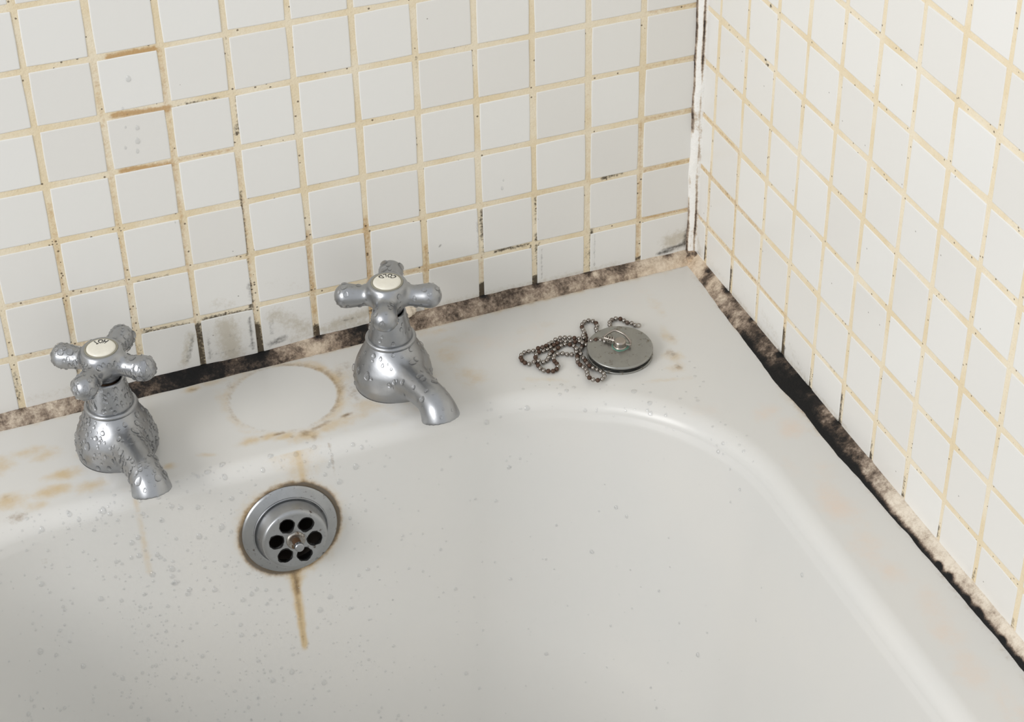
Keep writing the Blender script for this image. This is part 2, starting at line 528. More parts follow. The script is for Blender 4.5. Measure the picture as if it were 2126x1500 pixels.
def build_wall(name, side):
    """grout bed of a tiled wall; every tile is a child piece standing proud of it"""
    back = side == 'back'
    u = fine_axis(-560, 0, 2.0, -775, 0) if back else fine_axis(-480, 0, 2.0, -870, 0)
    z = fine_axis(-6, 300, 2.0, -550, 520)
    U, Z = np.meshgrid(u, z, indexing='ij')
    if back:
        mold, org = seg_field(U, Z, B_MOLD), seg_field(U, Z, B_ORANGE)
        speck = np.clip((140 - Z) / 160, 0.05, 1) * np.clip((-U - 120) / 260, 0.12, 1) * 0.75
        speck = np.maximum(speck, seg_field(U, Z, [(-404, 125, -405, 20, 4, .95), (-445, 125, -446, 15, 4, .95), (-430, 82, -408, 82, 4, .7), (-440, 41, -408, 41, 4, .8), (-486, 125, -487, 15, 4, .8)]))
    else:
        mold, org = seg_field(U, Z, R_MOLD), seg_field(U, Z, R_ORANGE)
        speck = 0.06 + 0.3 * np.clip((60 - Z) / 60, 0, 1)
        speck = np.maximum(speck, seg_field(U, Z, [(-180, 39, -300, 39, 3, .6), (-217, 80, -218, 10, 4, .7), (-257, 30, -258, 8, 4, .7), (-297, 30, -297, 8, 3, .7), (-378, 30, -378, 8, 3, .6)]))
    d = np.full(U.size, 0.4)      # grout 0.4 mm behind the tile faces
    d = d + 0.25 * (fbm2(U.ravel(), Z.ravel(), 7.0, 3.0 if back else 5.0) - 0.5)
    if back:
        V = np.stack([U.ravel(), d, Z.ravel()], 1) / 1000
    else:
        V = np.stack([d, U.ravel(), Z.ravel()], 1) / 1000
    nu, nz = len(u), len(z)
    F = grid_faces(nu, nz)
    F = F if back else F[:, ::-1]
    # body behind the face
    nb = len(V)
    th = 0.06
    ends = [(u[0], z[0]), (u[-1], z[0]), (u[-1], z[-1]), (u[0], z[-1])]
    ext = [[a / 1000, th, b / 1000] if back else [th, a / 1000, b / 1000] for a, b in ends]
    if back:
        for e in ext:
            if e[0] > -1e-6:
                e[0] = 0.0
    V = np.vstack([V, np.array(ext)])
    Fl = np.vstack([F, [[nb, nb + 1, nb + 2, nb + 3]],
                    [[0, nb, nb + 3, nz - 1]], [[(nu - 1) * nz, nb + 1, nb + 2, nu * nz - 1]],
                    [[nz - 1, nu * nz - 1, nb + 2, nb + 3]], [[0, (nu - 1) * nz, nb + 1, nb]]])
    pad = np.zeros(4)
    me = mesh_np(name, V, Fl, M_GROUT, False,
                 {'mold': np.concatenate([mold.ravel(), pad]), 'orange': np.concatenate([org.ravel(), pad]), 'speck': np.concatenate([speck.ravel(), pad])})
    return obj(name, me, kind='structure')


wall_back = build_wall('wall_back', 'back')
wall_right = build_wall('wall_right', 'right')
wall_back['label'] = 'white mosaic tiled wall with yellowed grout behind the two taps'
wall_right['label'] = 'white mosaic tiled wall with pale grout along the side of the bath'

# ------------------------------------------------------------------ tiles
def tile_mesh(name, w, h, n=2, stain=None):
    """tile of w x h mm centred on 0, face at y=0, going back 5 mm; n interior cells. returns mesh in (u, depth, z)."""
    def ax(s):
        e = s / 2
        inner = np.linspace(-e + 0.8, e - 0.8, n + 1)
        return np.concatenate([[-e, -e + 0.25], inner, [e - 0.25, e]])
    a, b = ax(w), ax(h)
    A, B = np.meshgrid(a, b, indexing='ij')
    # soft pressed edge
    ea = np.minimum(w / 2 - np.abs(A), h / 2 - np.abs(B))
    dep = np.interp(ea, [0, 0.25, 0.8], [0.24, 0.06, 0.0])
    # round the corners a little
    ra = 1.0 - 0.018 * ((np.abs(A) / (w / 2)) ** 6) * ((np.abs(B) / (h / 2)) ** 6)
    V = np.stack([(A * ra).ravel(), dep.ravel(), (B * ra).ravel()], 1)
    na, nb = len(a), len(b)
    F = [tuple(f) for f in grid_faces(na, nb)]
    ring = [i * nb for i in range(na)] + [(na - 1) * nb + j for j in range(1, nb)] + [i * nb + nb - 1 for i in range(na - 2, -1, -1)] + [j for j in range(nb - 2, 0, -1)]
    base = len(V)
    back = V[ring].copy()
    back[:, 1] = 5.0
    V = np.vstack([V, back])
    for k in range(len(ring)):
        k2 = (k + 1) % len(ring)
        F.append((ring[k], base + k, base + k2, ring[k2]))
    return V, F


def flat_face(me):
    """level face, soft edge: only the pressed edge is shaded round"""
    ax = 1 if abs(me.polygons[len(me.polygons) // 4].normal.y) > .5 else 0
    co = np.array([v.co[ax] for v in me.vertices])
    for p in me.polygons:
        if max(co[i] for i in p.vertices) - min(co[i] for i in p.vertices) < 1e-6:
            p.use_smooth = False


def lay_tiles(wall, side):
    back = side == 'back'
    cols, rows = (COLS_B, ROWS_B) if back else (COLS_R, ROWS_R)
    gap = 4.0 if back else 3.9
    rr = random.Random(5 if back else 9)
    zl = [None] + rows
    Vs, Fs = tile_mesh('tile', 35.6, 35.8, 2)

    def to_wall(V):
        V = V / 1000
        return V if back else V[:, [1, 0, 2]]

    fl = Fs if back else [f[::-1] for f in Fs]
    shared = mesh_np('tile', to_wall(Vs), fl, M_TILE, True)
    flat_face(shared)

    def lean(c, z):
        if back:
            return 0.0
        k = [0, 1.0, .6, .5, .3, .5, .4, .4, .3, .2, .1, 0][min(c, 11)]
        return k * (np.clip((120 - z) / 85, -1, 1)) * 2.6      # courses drift towards the corner lower down

    for r in range(len(rows)):
        z0 = 1.0 if r == 0 else rows[r - 1] + gap / 2
        if r == 0 and back:
            z0 = None
        z1 = rows[r] - gap / 2
        for c in range(len(cols) - 1):
            lo = z0 if z0 is not None else deck(-cols[c + 1] / 1000) * 1000 + 1.5
            zc = (lo + z1) / 2
            u1 = -cols[c] - gap / 2 + lean(c, zc)
            u0 = -cols[c + 1] + gap / 2 + lean(c + 1, zc)
            if c == 0:
                u1 = -1.0
            w, h = u1 - u0, z1 - lo
            ju, jz = rr.uniform(-.45, .45), rr.uniform(-.4, .4)
            w += rr.uniform(-.5, .4)
            h += rr.uniform(-.5, .4)
            uc = (u0 + u1) / 2 + ju
            zc += jz
            dirty = r <= 2 and u1 > (-520 if back else -440)
            if dirty:
                V, F = tile_mesh('tile', w, h, 14)
                UU, ZZ = V[:, 0] + uc, V[:, 2] + zc
                at = {'dirt': seg_field(UU, ZZ, B_DIRT if back else R_DIRT), 'mold': seg_field(UU, ZZ, B_TMOLD if back else R_TMOLD)}
                me = mesh_np('tile', to_wall(V), F if back else [f[::-1] for f in F], M_TILE, True, at)
                flat_face(me)
                o = bpy.data.objects.new('tile', me)
            else:
                o = bpy.data.objects.new('tile', shared)
                s = (w / 35.6, 1, h / 35.8) if back else (1, w / 35.6, h / 35.8)
                o.scale = s
            dz = rr.uniform(-0.12, 0.12)
            o.location = (uc / 1000, dz / 1000, zc / 1000) if back else (dz / 1000, uc / 1000, zc / 1000)
            a, b_, t_ = rr.gauss(0, .0035), rr.gauss(0, .0035), rr.gauss(0, .006)
            o.rotation_euler = (a, t_, b_) if back else (t_, a, b_)
            link(o, wall)


lay_tiles(wall_back, 'back')
lay_tiles(wall_right, 'right')

# floor below the bath
fv = [(-1.6, -1.9, -0.55), (0.06, -1.9, -0.55), (0.06, 0.06, -0.55), (-1.6, 0.06, -0.55)]
fv += [(x, y, -0.60) for x, y, _ in fv]
ff = [(0, 1, 2, 3), (7, 6, 5, 4), (0, 4, 5, 1), (1, 5, 6, 2), (2, 6, 7, 3), (3, 7, 4, 0)]
obj('floor', mesh_np('floor', fv, ff, M_FLOOR, False), kind='structure', label='grey floor the bath stands on')

# ------------------------------------------------------------------ bath
XC = -0.340                                    # centre line of the bath
OX0, OX1, OY0, OY1 = -0.680, -0.0002, -1.700, -0.0002   # outer rectangle


def bias(n, p):
    t = np.linspace(0, 1, n, endpoint=False)
    return t ** p


SAMP = []      # (kind, value)
SAMP += [('back', t) for t in np.linspace(0, 1, 250, endpoint=False)]
SAMP += [('c_br', t) for t in np.linspace(0, 1, 170, endpoint=False)]
SAMP += [('right', t) for t in np.concatenate([np.linspace(0, .22, 150, endpoint=False), np.linspace(.22, 1, 40, endpoint=False)])]
SAMP += [('c_fr', t) for t in np.linspace(0, 1, 24, endpoint=False)]
SAMP += [('front', t) for t in np.linspace(0, 1, 24, endpoint=False)]
SAMP += [('c_fl', t) for t in np.linspace(0, 1, 24, endpoint=False)]
SAMP += [('left', t) for t in np.linspace(0, 1, 60, endpoint=False)]
SAMP += [('c_bl', t) for t in np.linspace(0, 1, 90, endpoint=False)]
KIND = np.array([k for k, _ in SAMP])
TT = np.array([t for _, t in SAMP])


def ring(x0, x1, y0, y1, rc):
    X, Y = np.zeros(len(TT)), np.zeros(len(TT))

    def st(k, a, b):
        m = KIND == k
        X[m] = a[0] + (b[0] - a[0]) * TT[m]
        Y[m] = a[1] + (b[1] - a[1]) * TT[m]

    def ar(k, cx, cy, a0):
        m = KIND == k
        a = np.radians(a0 - 90 * TT[m])
        X[m] = cx + rc * np.cos(a)
        Y[m] = cy + rc * np.sin(a)
    st('back', (x0 + rc, y1), (x1 - rc, y1))
    ar('c_br', x1 - rc, y1 - rc, 90)
    st('right', (x1, y1 - rc), (x1, y0 + rc))
    ar('c_fr', x1 - rc, y0 + rc, 0)
    st('front', (x1 - rc, y0), (x0 + rc, y0))
    ar('c_fl', x0 + rc, y0 + rc, -90)
    st('left', (x0, y0 + rc), (x0, y1 - rc))
    ar('c_bl', x0 + rc, y1 - rc, 180)
    return X, Y


IX0, IX1, IY0, IY1, IRC = -0.630, -0.050, -1.630, -0.0975, 0.146   # inner lip
RX, RY, RZ, RT = [], [], [], []


def add(r, z, tag):
    RX.append(r[0]); RY.append(r[1]); RZ.append(np.full(len(TT), z)); RT.append(tag)


# apron down to the floor, outer edge, deck
for z in (-0.549, -0.30, -0.06, -0.012):
    add(ring(OX0, OX1, OY0, OY1, 0.004), z, 'apron')
for k, (ins, z) in enumerate(((0.0003, -0.004), (0.0015, -0.0012), (0.004, 0.0))):
    add(ring(OX0 + ins, OX1 - ins, OY0 + ins, OY1 - ins, 0.004 + ins), z, 'deck')
ND = 72
o_ = (OX0 + .004, OX1 - .004, OY0 + .004, OY1 - .004, 0.008)
i_ = (IX0, IX1, IY0, IY1, IRC)
for k in range(1, ND + 1):
    s = k / ND
    add(ring(*[a + (b - a) * s for a, b in zip(o_, i_)]), 0.0, 'deck')
# rolled lip, then the inside wall (steep at the tap end)
RL = 0.013
slope = math.radians(9)
for k in range(1, 13):
    a = (math.pi / 2 - slope) * k / 12
    d, z = RL * math.sin(a), -RL * (1 - math.cos(a))
    add(ring(IX0 + d, IX1 - d, IY0 + d, IY1 - d, IRC - d * 0.6), z, 'wall')
d0, zz0 = RL * math.cos(slope), -RL * (1 - math.sin(slope))
for k in range(1, 111):
    z = zz0 + (-0.30 - zz0) * k / 110
    d = d0 + (zz0 - z) * math.tan(slope)
    fy = 1 + 3.2 * (zz0 - z)                   # sloping head end
    add(ring(IX0 + d * 1.1, IX1 - d * 1.1, IY0 + d * fy * 2, IY1 - d, IRC - d * 0.5), z, 'wall')
dl = d
RB = 0.07
for k in range(1, 15):
    a = (math.pi / 2 - slope) * k / 14
    dd = dl + RB * (math.cos(slope) - math.cos(slope + a))
    z = -0.30 - RB * (math.sin(slope + a) - math.sin(slope))
    add(ring(IX0 + dd * 1.1, IX1 - dd * 1.1, IY0 + dd * 3.8, IY1 - dd, max(IRC - dd * 0.5, .05)), z, 'floor')
zf = z
for s in (0.25, 0.5, 0.75, 0.97):
    w = lambda a, b: a + (b - a) * s
    add(ring(w(IX0 + dd * 1.1, XC - .002), w(IX1 - dd * 1.1, XC + .002), w(IY0 + dd * 3.8, -.7), w(IY1 - dd, -.4), max(.05 * (1 - s), .0005)), zf - 0.008 * s, 'floor')
X, Y, Z = np.array(RX).T, np.array(RY).T, np.array(RZ).T     # (samples, rings)
TAG = np.array(RT)
on_deck = (TAG == 'deck') | (TAG == 'wall')
# soft dip in the lip beside the plug where the water runs off
dipx, dipy = -0.130, -0.118
dip = np.exp(-(((X - dipx) * .8 + (Y - dipy) * .6) ** 2 / (2 * .013 ** 2) + ((X - dipx) * -.6 + (Y - dipy) * .8) ** 2 / (2 * .012 ** 2)))
Z = Z - np.where(on_deck[None, :], 0.0022 * dip, 0)
Z = Z + deck(X)
bath_V = np.stack([X.ravel(), Y.ravel(), Z.ravel()], 1)
nr = X.shape[1]
F = grid_faces(len(TT), nr, True)
cap = tuple((np.arange(len(TT)) * nr + nr - 1))

xm, ym, zm = bath_V[:, 0] * 1000, bath_V[:, 1] * 1000, bath_V[:, 2] * 1000
h_ = zm - deck(xm / 1000) * 1000
onto = h_ > -9


def blob(x, y, rx, ry, a=1.0, rot=0.0):
    c, s = math.cos(math.radians(rot)), math.sin(math.radians(rot))
    dx, dy = xm - x, ym - y
    u, v = dx * c + dy * s, -dx * s + dy * c
    return a * np.exp(-0.5 * ((u / rx) ** 2 + (v / ry) ** 2))


org = np.zeros(len(xm))
brn = np.zeros(len(xm))
pnk = np.zeros(len(xm))
for b in [(-488, -39, 9, 5, .6), (-478, -46, 8, 5, .6), (-471, -70, 9, 5, .8), (-457, -88, 8, 5, .7), (-480, -84, 10, 5, .85), (-492, -94, 6, 4, .6),
          (-507, -45, 7, 8, .7), (-508, -83, 8, 7, .8), (-407, -88, 4, 3, .6), (-382, -86, 7, 1.8, .55, -25), (-352, -83, 8, 3.5, .7), (-339, -83, 8, 3, .7),
          (-330, -87, 7, 3, .8), (-318, -91, 10, 6, .75), (-300, -88, 12, 6, .65), (-284, -84, 12, 5, .55), (-272, -78, 10, 7, .55), (-279, -40, 6, 12, .5),
          (-283, -62, 7, 8, .5), (-374, -14, 6, 3, .7), (-360, -12, 9, 4, .55), (-358, -35, 5, 14, .35), (-204, -45, 8, 11, .45), (-197, -72, 8, 11, .5), (-192, -28, 10, 6, .35),
          (-205, -15, 12, 4, .4), (-250, -92, 14, 4, .3), (-57, -84, 4, 10, .5), (-64, -105, 5, 7, .55), (-66, -117, 6, 4, .5), (-80, -127, 14, 2, .45, -15),
          (-50, -48, 4, 12, .35), (-154, -95, 18, 2.5, .38, -25), (-141, -36, 14, 4, .25), (-440, -60, 18, 22, .28), (-256, -60, 31, 31, .32)]:
    org = np.maximum(org, blob(*b))
for b in [(-333, -83, 3.5, 1.2, .7), (-344, -82, 2.5, 1.2, .5), (-326, -89, 2, 1.2, .5), (-317, -89, 4, 3, .6), (-308, -86, 6, 1.6, .6, 15), (-301, -83, 3, 1.6, .5), (-287, -81, 4, 1.4, .75, 15),
          (-313, -94, 2, 4, .5), (-281, -48, 3, 8, .4), (-279, -35, 4, 6, .42), (-374, -15, 3, 1.2, .6), (-355, -6, 6, 2.4, .5), (-350, -22, 3, 8, .35), (-272, -30, 4, 5, .4), (-276, -60, 4, 10, .38),
          (-63, -102, 3.5, 5, .5), (-66, -117, 3, 3, .55), (-56, -86, 2.5, 6, .35), (-508, -80, 4, 4, .35), (-505, -100, 6, 4, .5), (-193, -7, 8, 2, .3)]:
    brn = np.maximum(brn, blob(*b))
# mark of a pot that stood on the deck: a ring
dx, dy = xm + 320, ym + 47
rr_, th_ = np.hypot(dx, dy), np.arctan2(dy, dx)
amp = 0.32 + 0.45 * np.clip(np.cos(th_ - math.radians(5)), 0, 1) + 0.15 * np.clip(np.cos(th_ - math.radians(140)), 0, 1)
ringm = np.exp(-0.5 * ((rr_ - 36) / 2.6) ** 2) * amp
org = np.maximum(org, np.exp(-0.5 * ((rr_ - 38) / 4) ** 2) * (amp * .95))
brn = np.maximum(brn, ringm * 0.72)
clean = np.clip((rr_ - 33.5) / 2.0, 0, 1)
org *= clean
brn *= clean
# tide marks at the sealant
org = np.maximum(org, 0.55 * np.exp(-np.clip(-ym - 8, 0, 99) / 4) * (xm < -20))
brn = np.maximum(brn, 0.42 * np.exp(-np.clip(-ym - 9, 0, 99) / 1.6))
edge = np.interp(-ym, [0, 100, 130, 170, 210, 230, 300, 500], [.3, .35, .5, .85, .8, .45, .3, .3])
brn = np.maximum(brn, edge * .75 * np.exp(-np.clip(-xm - 11, 0, 99) / 3.2) * (ym < -20))
org = np.maximum(org, edge * .5 * np.exp(-np.clip(-xm - 11, 0, 99) / 6) * (ym < -20))
for b in [(-27, -205, 8, 9, .7), (-70, -165, 10, 12, .25), (-35, -185, 8, 10, .45), (-43, -235, 6, 16, .3), (-35, -283, 9, 20, .6), (-38, -325, 9, 16, .5), (-35, -349, 8, 12, .45),
          (-27, -378, 8, 14, .5), (-32, -402, 8, 12, .55), (-35, -433, 9, 16, .55), (-30, -470, 9, 18, .5), (-25, -250, 8, 12, .45), (-180, -40, 20, 12, .35), (-140, -45, 24, 10, .3), (-60, -30, 14, 10, .3), (-120, -90, 14, 14, .25), (-432, -95, 14, 6, .3)]:
    pnk = np.maximum(pnk, blob(*b))
org *= onto
brn *= onto
pnk *= onto
# stains on the inside wall
wm = (h_ <= -1) & (ym > -200)


def wst(x, z0, z1, w0, w1, a):
    t = np.clip((zm - z0) / (z1 - z0), 0, 1)
    w = w0 + (w1 - w0) * t
    over = np.maximum(0, (zm - z0) * np.sign(z0 - z1)) + np.maximum(0, (z1 - zm) * np.sign(z0 - z1))
    return a * np.exp(-0.5 * ((xm - x) / w) ** 2) * np.exp(-0.5 * (over / 2.5) ** 2) * wm


for s in [(-341.5, -84, -146, 3.0, 1.7, 1.1), (-327, 0, -22, 3.5, 2.6, .75), (-327, 0, -20, 12, 9, .48), (-433, -10, -60, 1.8, 2.2, .42), (-340, -84, -98, 9, 2.5, .8)]:
    org = np.maximum(org, wst(*s))
for s in [(-341, -84, -104, 3.2, 1.8, .7), (-341.6, -100, -122, 1.8, 1.2, .5), (-341.8, -110, -144, 1.3, 1.0, .4), (-306, -3, -24, .9, .9, .42)]:
    brn = np.maximum(brn, wst(*s))
OVC = np.array([-340.0, -116.8, -55.0])
ro = np.hypot(xm - OVC[0], (zm - OVC[2]) / math.cos(slope))
th_ = np.arctan2(zm - OVC[2], xm - OVC[0])
gr = 0.62 + 0.45 * np.cos(th_ - math.radians(35)) ** 2 + .5 * (fbm2(np.cos(th_) * 30, np.sin(th_) * 30, 9.0, 21.0) - .5)
brn = np.maximum(brn, wm * gr * 1.15 * np.exp(-0.5 * (np.clip(ro - 32, 0, 99) / (1.7 + 1.1 * np.cos(th_ - math.radians(40)) ** 2)) ** 2) * (ro > 20))
org = np.maximum(org, wm * .8 * np.exp(-np.clip(ro - 32, 0, 99) / 4.5) * (ro > 20))
brn = np.maximum(brn, wm * .95 * np.exp(-0.5 * (((xm + 495) / 1.1) ** 2 + ((zm + 33) / 1.1) ** 2)))

me = mesh_np('bath_shell', bath_V, F, None, True, {'orange': org, 'brown': brn, 'pink': pnk})
bm = bmesh.new()
bm.from_mesh(me)
bm.verts.ensure_lookup_table()
bm.faces.new([bm.verts[int(i)] for i in cap])
# opening for the overflow pipe
cut_f = [f for f in bm.faces if f.calc_center_median().y > -.2 and -.10 < f.calc_center_median().z < -.01
         and (f.calc_center_median() - Vector(OVC / 1000)).length < .0232]
bmesh.ops.delete(bm, geom=cut_f, context='FACES')
bmesh.ops.recalc_face_normals(bm, faces=bm.faces)
bm.to_mesh(me)
bm.free()
me.polygons.foreach_set('use_smooth', np.ones(len(me.polygons), dtype=bool))
me.materials.append(M_TUB)
if me.polygons[len(me.polygons) // 3].normal.z < -0.5:
    me.flip_normals()
bathtub = obj('bathtub', me, label='white enamel bathtub with rust stains around its tap deck', cat='bathtub')
bath_me = me

# ------------------------------------------------------------------ sealant beads
def bead_strip(name, along, prof_fn, attr_fn, label, nc=15):
    """prof_fn(s)-> (width out, height up) mm; strip along a wall foot"""
    s = np.arange(along[0], along[1], 1.0)
    c = np.linspace(-0.08, 1.08, nc)
    S, Cc = np.meshgrid(s, c, indexing='ij')
    W, H = prof_fn(S, Cc)
    return S, Cc, W, H


def interp_tab(v, tab):
    t = sorted(tab)
    return np.interp(v, [a for a, _ in t], [b for _, b in t])


def strip_mesh(name, S, out, up, back, attrs):
    if back:
        V = np.stack([S.ravel(), -out.ravel(), up.ravel() + deck(S.ravel() / 1000) * 1000], 1) / 1000
    else:
        V = np.stack([-out.ravel(), S.ravel(), up.ravel()], 1) / 1000
    F = grid_faces(S.shape[0], S.shape[1])
    me = mesh_np(name, V, F if back else F[:, ::-1], M_CAULK, True, {k: a.ravel() for k, a in attrs.items()})
    return me


# back wall foot
s = np.arange(-678, 0.1, 1.0)
c = np.linspace(0, 1, 16)
S, Cc = np.meshgrid(s, c, indexing='ij')
wv = 9.2 + 1.8 * (fbm2(S, S * 0, 28, 1.0) - .5) + interp_tab(S, [(-700, .5), (-410, 1.6), (-330, .4), (-200, 0), (-130, -.8), (-60, -.2), (0, 0)])
hv = 8.2 + 2.0 * (fbm2(S, S * 0, 24, 2.0) - .5) + interp_tab(S, [(-700, -1.2), (-500, -1.8), (-360, -.6), (-325, -1.6), (-280, .8), (-160, 1.6), (-60, .4), (0, 0)])
bulge = 0.9 * np.sin(np.pi * Cc) + .5 * (fbm2(S, Cc * 10, 5, 3.0) - .5)
out = wv * Cc ** 1.0 + bulge * .5 - np.where(Cc < .01, 1.5, 0)
up = hv * (1 - Cc) + bulge * .6 - np.where(Cc > .99, .8, 0)
mold = interp_tab(S, [(-700, .5), (-500, .42), (-460, .42), (-432, .6), (-415, .82), (-400, .72), (-385, .95), (-372, 1.0), (-355, .78), (-340, .72), (-322, .82), (-312, .55), (-290, .3), (-272, .42), (-258, .75), (-250, .8), (-235, .35), (-215, .55),
                      (-200, .45), (-180, .55), (-160, .5), (-140, .55), (-115, .42), (-95, .45), (-75, .48), (-60, .55), (-45, .32), (-30, .15), (-15, .15), (-5, .4)])
for u0, a in ((-323, .6), (-282, .5), (-162, .45), (-122, .35), (-82, .45), (-485, .25), (-363, .2), (-20, .5), (-252, .4), (-445, .3), (-134, .2)):
    mold = mold + a * np.exp(-((S - u0) / 4.5) ** 2) * np.exp(-(Cc / .3) ** 2)
mold = mold - .45 * np.exp(-((S + 78) / 3) ** 2) * np.exp(-((Cc - .25) / .2) ** 2)
org = interp_tab(S, [(-700, .2), (-330, .15), (-300, .5), (-270, .4), (-235, .55), (-215, .2), (-100, .2), (-30, .5), (0, .7)]) * (.35 + .65 * Cc)
tb = obj('sealant_bead', strip_mesh('sealant_bead', S, out, up, True, {'mold': mold, 'orange': org * .6}),
         label='mould-blackened sealant bead at the foot of the wall behind the taps', cat='sealant')

# right wall foot
s = np.arange(-900, 0.1, 1.0)
S, Cc = np.meshgrid(s, c, indexing='ij')
wv = interp_tab(S, [(-900, 9), (-445, 8.2), (-355, 9.2), (-284, 11.2), (-242, 12.8), (-193, 12.0), (-165, 14.0), (-152, 14.4), (-124, 12.6), (-84, 11.5), (-52, 10.2), (-11, 9), (0, 9)]) + 1.5 * (fbm2(S, S * 0, 16, 4.0) - .5)
hv = 6.8 + 1.2 * (fbm2(S, S * 0, 22, 5.0) - .5)
bulge = 0.8 * np.sin(np.pi * Cc) + .5 * (fbm2(S, Cc * 10, 5, 6.0) - .5)
out = wv * Cc + bulge * .4 - np.where(Cc < .01, 1.5, 0)
up = hv * (1 - Cc) + bulge * .6 - np.where(Cc > .99, .8, 0)
mold = interp_tab(S, [(0, .4), (-12, .12), (-22, .2), (-32, .62), (-42, .35), (-52, .42), (-66, .5), (-80, .5), (-100, .58), (-112, .82), (-120, .72), (-132, .68), (-142, .85), (-152, 1.02), (-168, 1.1), (-188, 1.05), (-198, .9), (-212, .72), (-228, .85), (-245, .6), (-258, .68), (-275, .5),
                      (-300, .32), (-320, .26), (-345, .27), (-380, .28), (-420, .3), (-450, .3), (-900, .32)])
low = interp_tab(S, [(0, 0), (-90, .1), (-110, .35), (-240, .5), (-270, .6), (-300, .75), (-345, .7), (-420, .72), (-900, .7)])
mold = mold + low * 1.0 * np.clip((Cc - .62) / .3, 0, 1) - .25 * low * (1 - Cc)
mold = mold + np.where((S < -155) & (S > -235), .25 * (Cc - .5), 0)
for u0, cc, a in ((-355, .8, 1.2), (-366, .7, .8), (-386, .8, .6), (-398, .75, .8), (-422, .8, .8), (-440, .8, .7), (-258, .75, .5), (-138, .1, .6), (-95, .1, .5), (-57, .1, .5), (-176, .15, .5), (-217, .1, .4), (-28, .2, .4)):
    mold = mold + a * np.exp(-((S - u0) / (2.2 + (u0 * 7.3 % 2.6))) ** 2 - ((Cc - cc) / .18) ** 2)
mold = mold + .35 * (fbm2(S, Cc * 6, 9, 12.0) - .5)
org = interp_tab(S, [(0, .7), (-30, .35), (-60, .15), (-110, .05), (-240, 0), (-900, 0)])
obj('sealant_bead', strip_mesh('sealant_bead', S, out, up, False, {'mold': mold, 'orange': org * .6}),
    label='wide sealant bead with black mould along the long side of the bath', cat='sealant')

# vertical bead in the corner
zc_ = np.arange(-1.0, 519, 1.0)
c2 = np.linspace(0, 1, 15)
S, Cc = np.meshgrid(zc_, c2, indexing='ij')
wob = 1.6 * (fbm2(S, S * 0, 18, 7.0) - .5)
a_out = (6.4 + wob) * (1 - Cc)                # along the back wall (-x)
b_out = (5.2 - wob * .6) * Cc                 # along the right wall (-y)
push = 1.2 * np.sin(np.pi * Cc) + .9 * (fbm2(S, Cc * 12, 4, 8.0) - .5) * np.sin(np.pi * Cc)
Vx = -(a_out + push * .6) + np.where(Cc > .99, 1.2, 0)
Vy = -(b_out + push * .6) + np.where(Cc < .01, 1.2, 0)
V = np.stack([Vx.ravel(), Vy.ravel(), S.ravel()], 1) / 1000
streak = fbm2(S * .35, Cc * 30, 9, 9.0)
lm = interp_tab(S, [(0, .9), (20, .75), (40, .6), (60, .2), (100, .1), (118, .55), (165, .75), (200, .85), (250, .8), (520, .8)])
rm = interp_tab(S, [(0, .6), (30, .75), (50, .55), (70, .2), (110, .35), (160, .65), (215, .7), (250, .4), (520, .5)])
mold = -.2 + lm * 1.1 * np.exp(-((Cc - .1) / .17) ** 2) + rm * np.exp(-((Cc - .78) / .10) ** 2) + .9 * (streak - .5)
obj('sealant_bead', mesh_np('sealant_bead', V, grid_faces(S.shape[0], S.shape[1])[:, ::-1], M_CAULK_W, True, {'mold': mold.ravel(), 'orange': np.zeros(mold.size)}),
    label='rough white upright sealant bead in the corner where the tiled walls meet', cat='sealant')

# small lumps of sealant where the three beads meet
V = []
bm = bmesh.new()
bmesh.ops.create_icosphere(bm, subdivisions=4, radius=1.0)
for v in bm.verts:
    k = 1 + .22 * (mnoise.noise(v.co * 2.3) + .5 * mnoise.noise(v.co * 5))
    v.co = Vector((v.co.x * 9.0 * k, v.co.y * 9.5 * k, v.co.z * 7.5 * k)) / 1000
me = bpy.data.meshes.new('sealant_lump')
bm.to_mesh(me)
bm.free()
me.polygons.foreach_set('use_smooth', np.ones(len(me.polygons), dtype=bool))
co = np.array([v.co[:] for v in me.vertices]) * 1000
for k_, a in (('mold', .12 + .5 * np.exp(-((co[:, 2] - 6) / 3) ** 2)), ('orange', np.full(len(co), .55))):
    at = me.attributes.new(k_, 'FLOAT', 'POINT')
    at.data.foreach_set('value', a.astype(np.float32))
me.materials.append(M_CAULK)
o = obj('sealant_lump', me, label='tan lump of old sealant in the corner of the bath deck', cat='sealant')
o.location = (-.001, -.001, .001)
o = obj('sealant_lump', me.copy(), label='smooth pale blob of sealant on the bead behind the COLD tap', cat='sealant')
o.data.attributes['mold'].data.foreach_set('value', (-.15 + .5 * np.exp(-((co[:, 2] + 7) / 3) ** 2)).astype(np.float32))
o.data.attributes['orange'].data.foreach_set('value', np.full(len(co), .1, dtype=np.float32))
o.location = (-.2215, -.0025, .0095)
o.rotation_euler = (0, math.radians(-8), 0)
o.scale = (1.0, .45, .55)

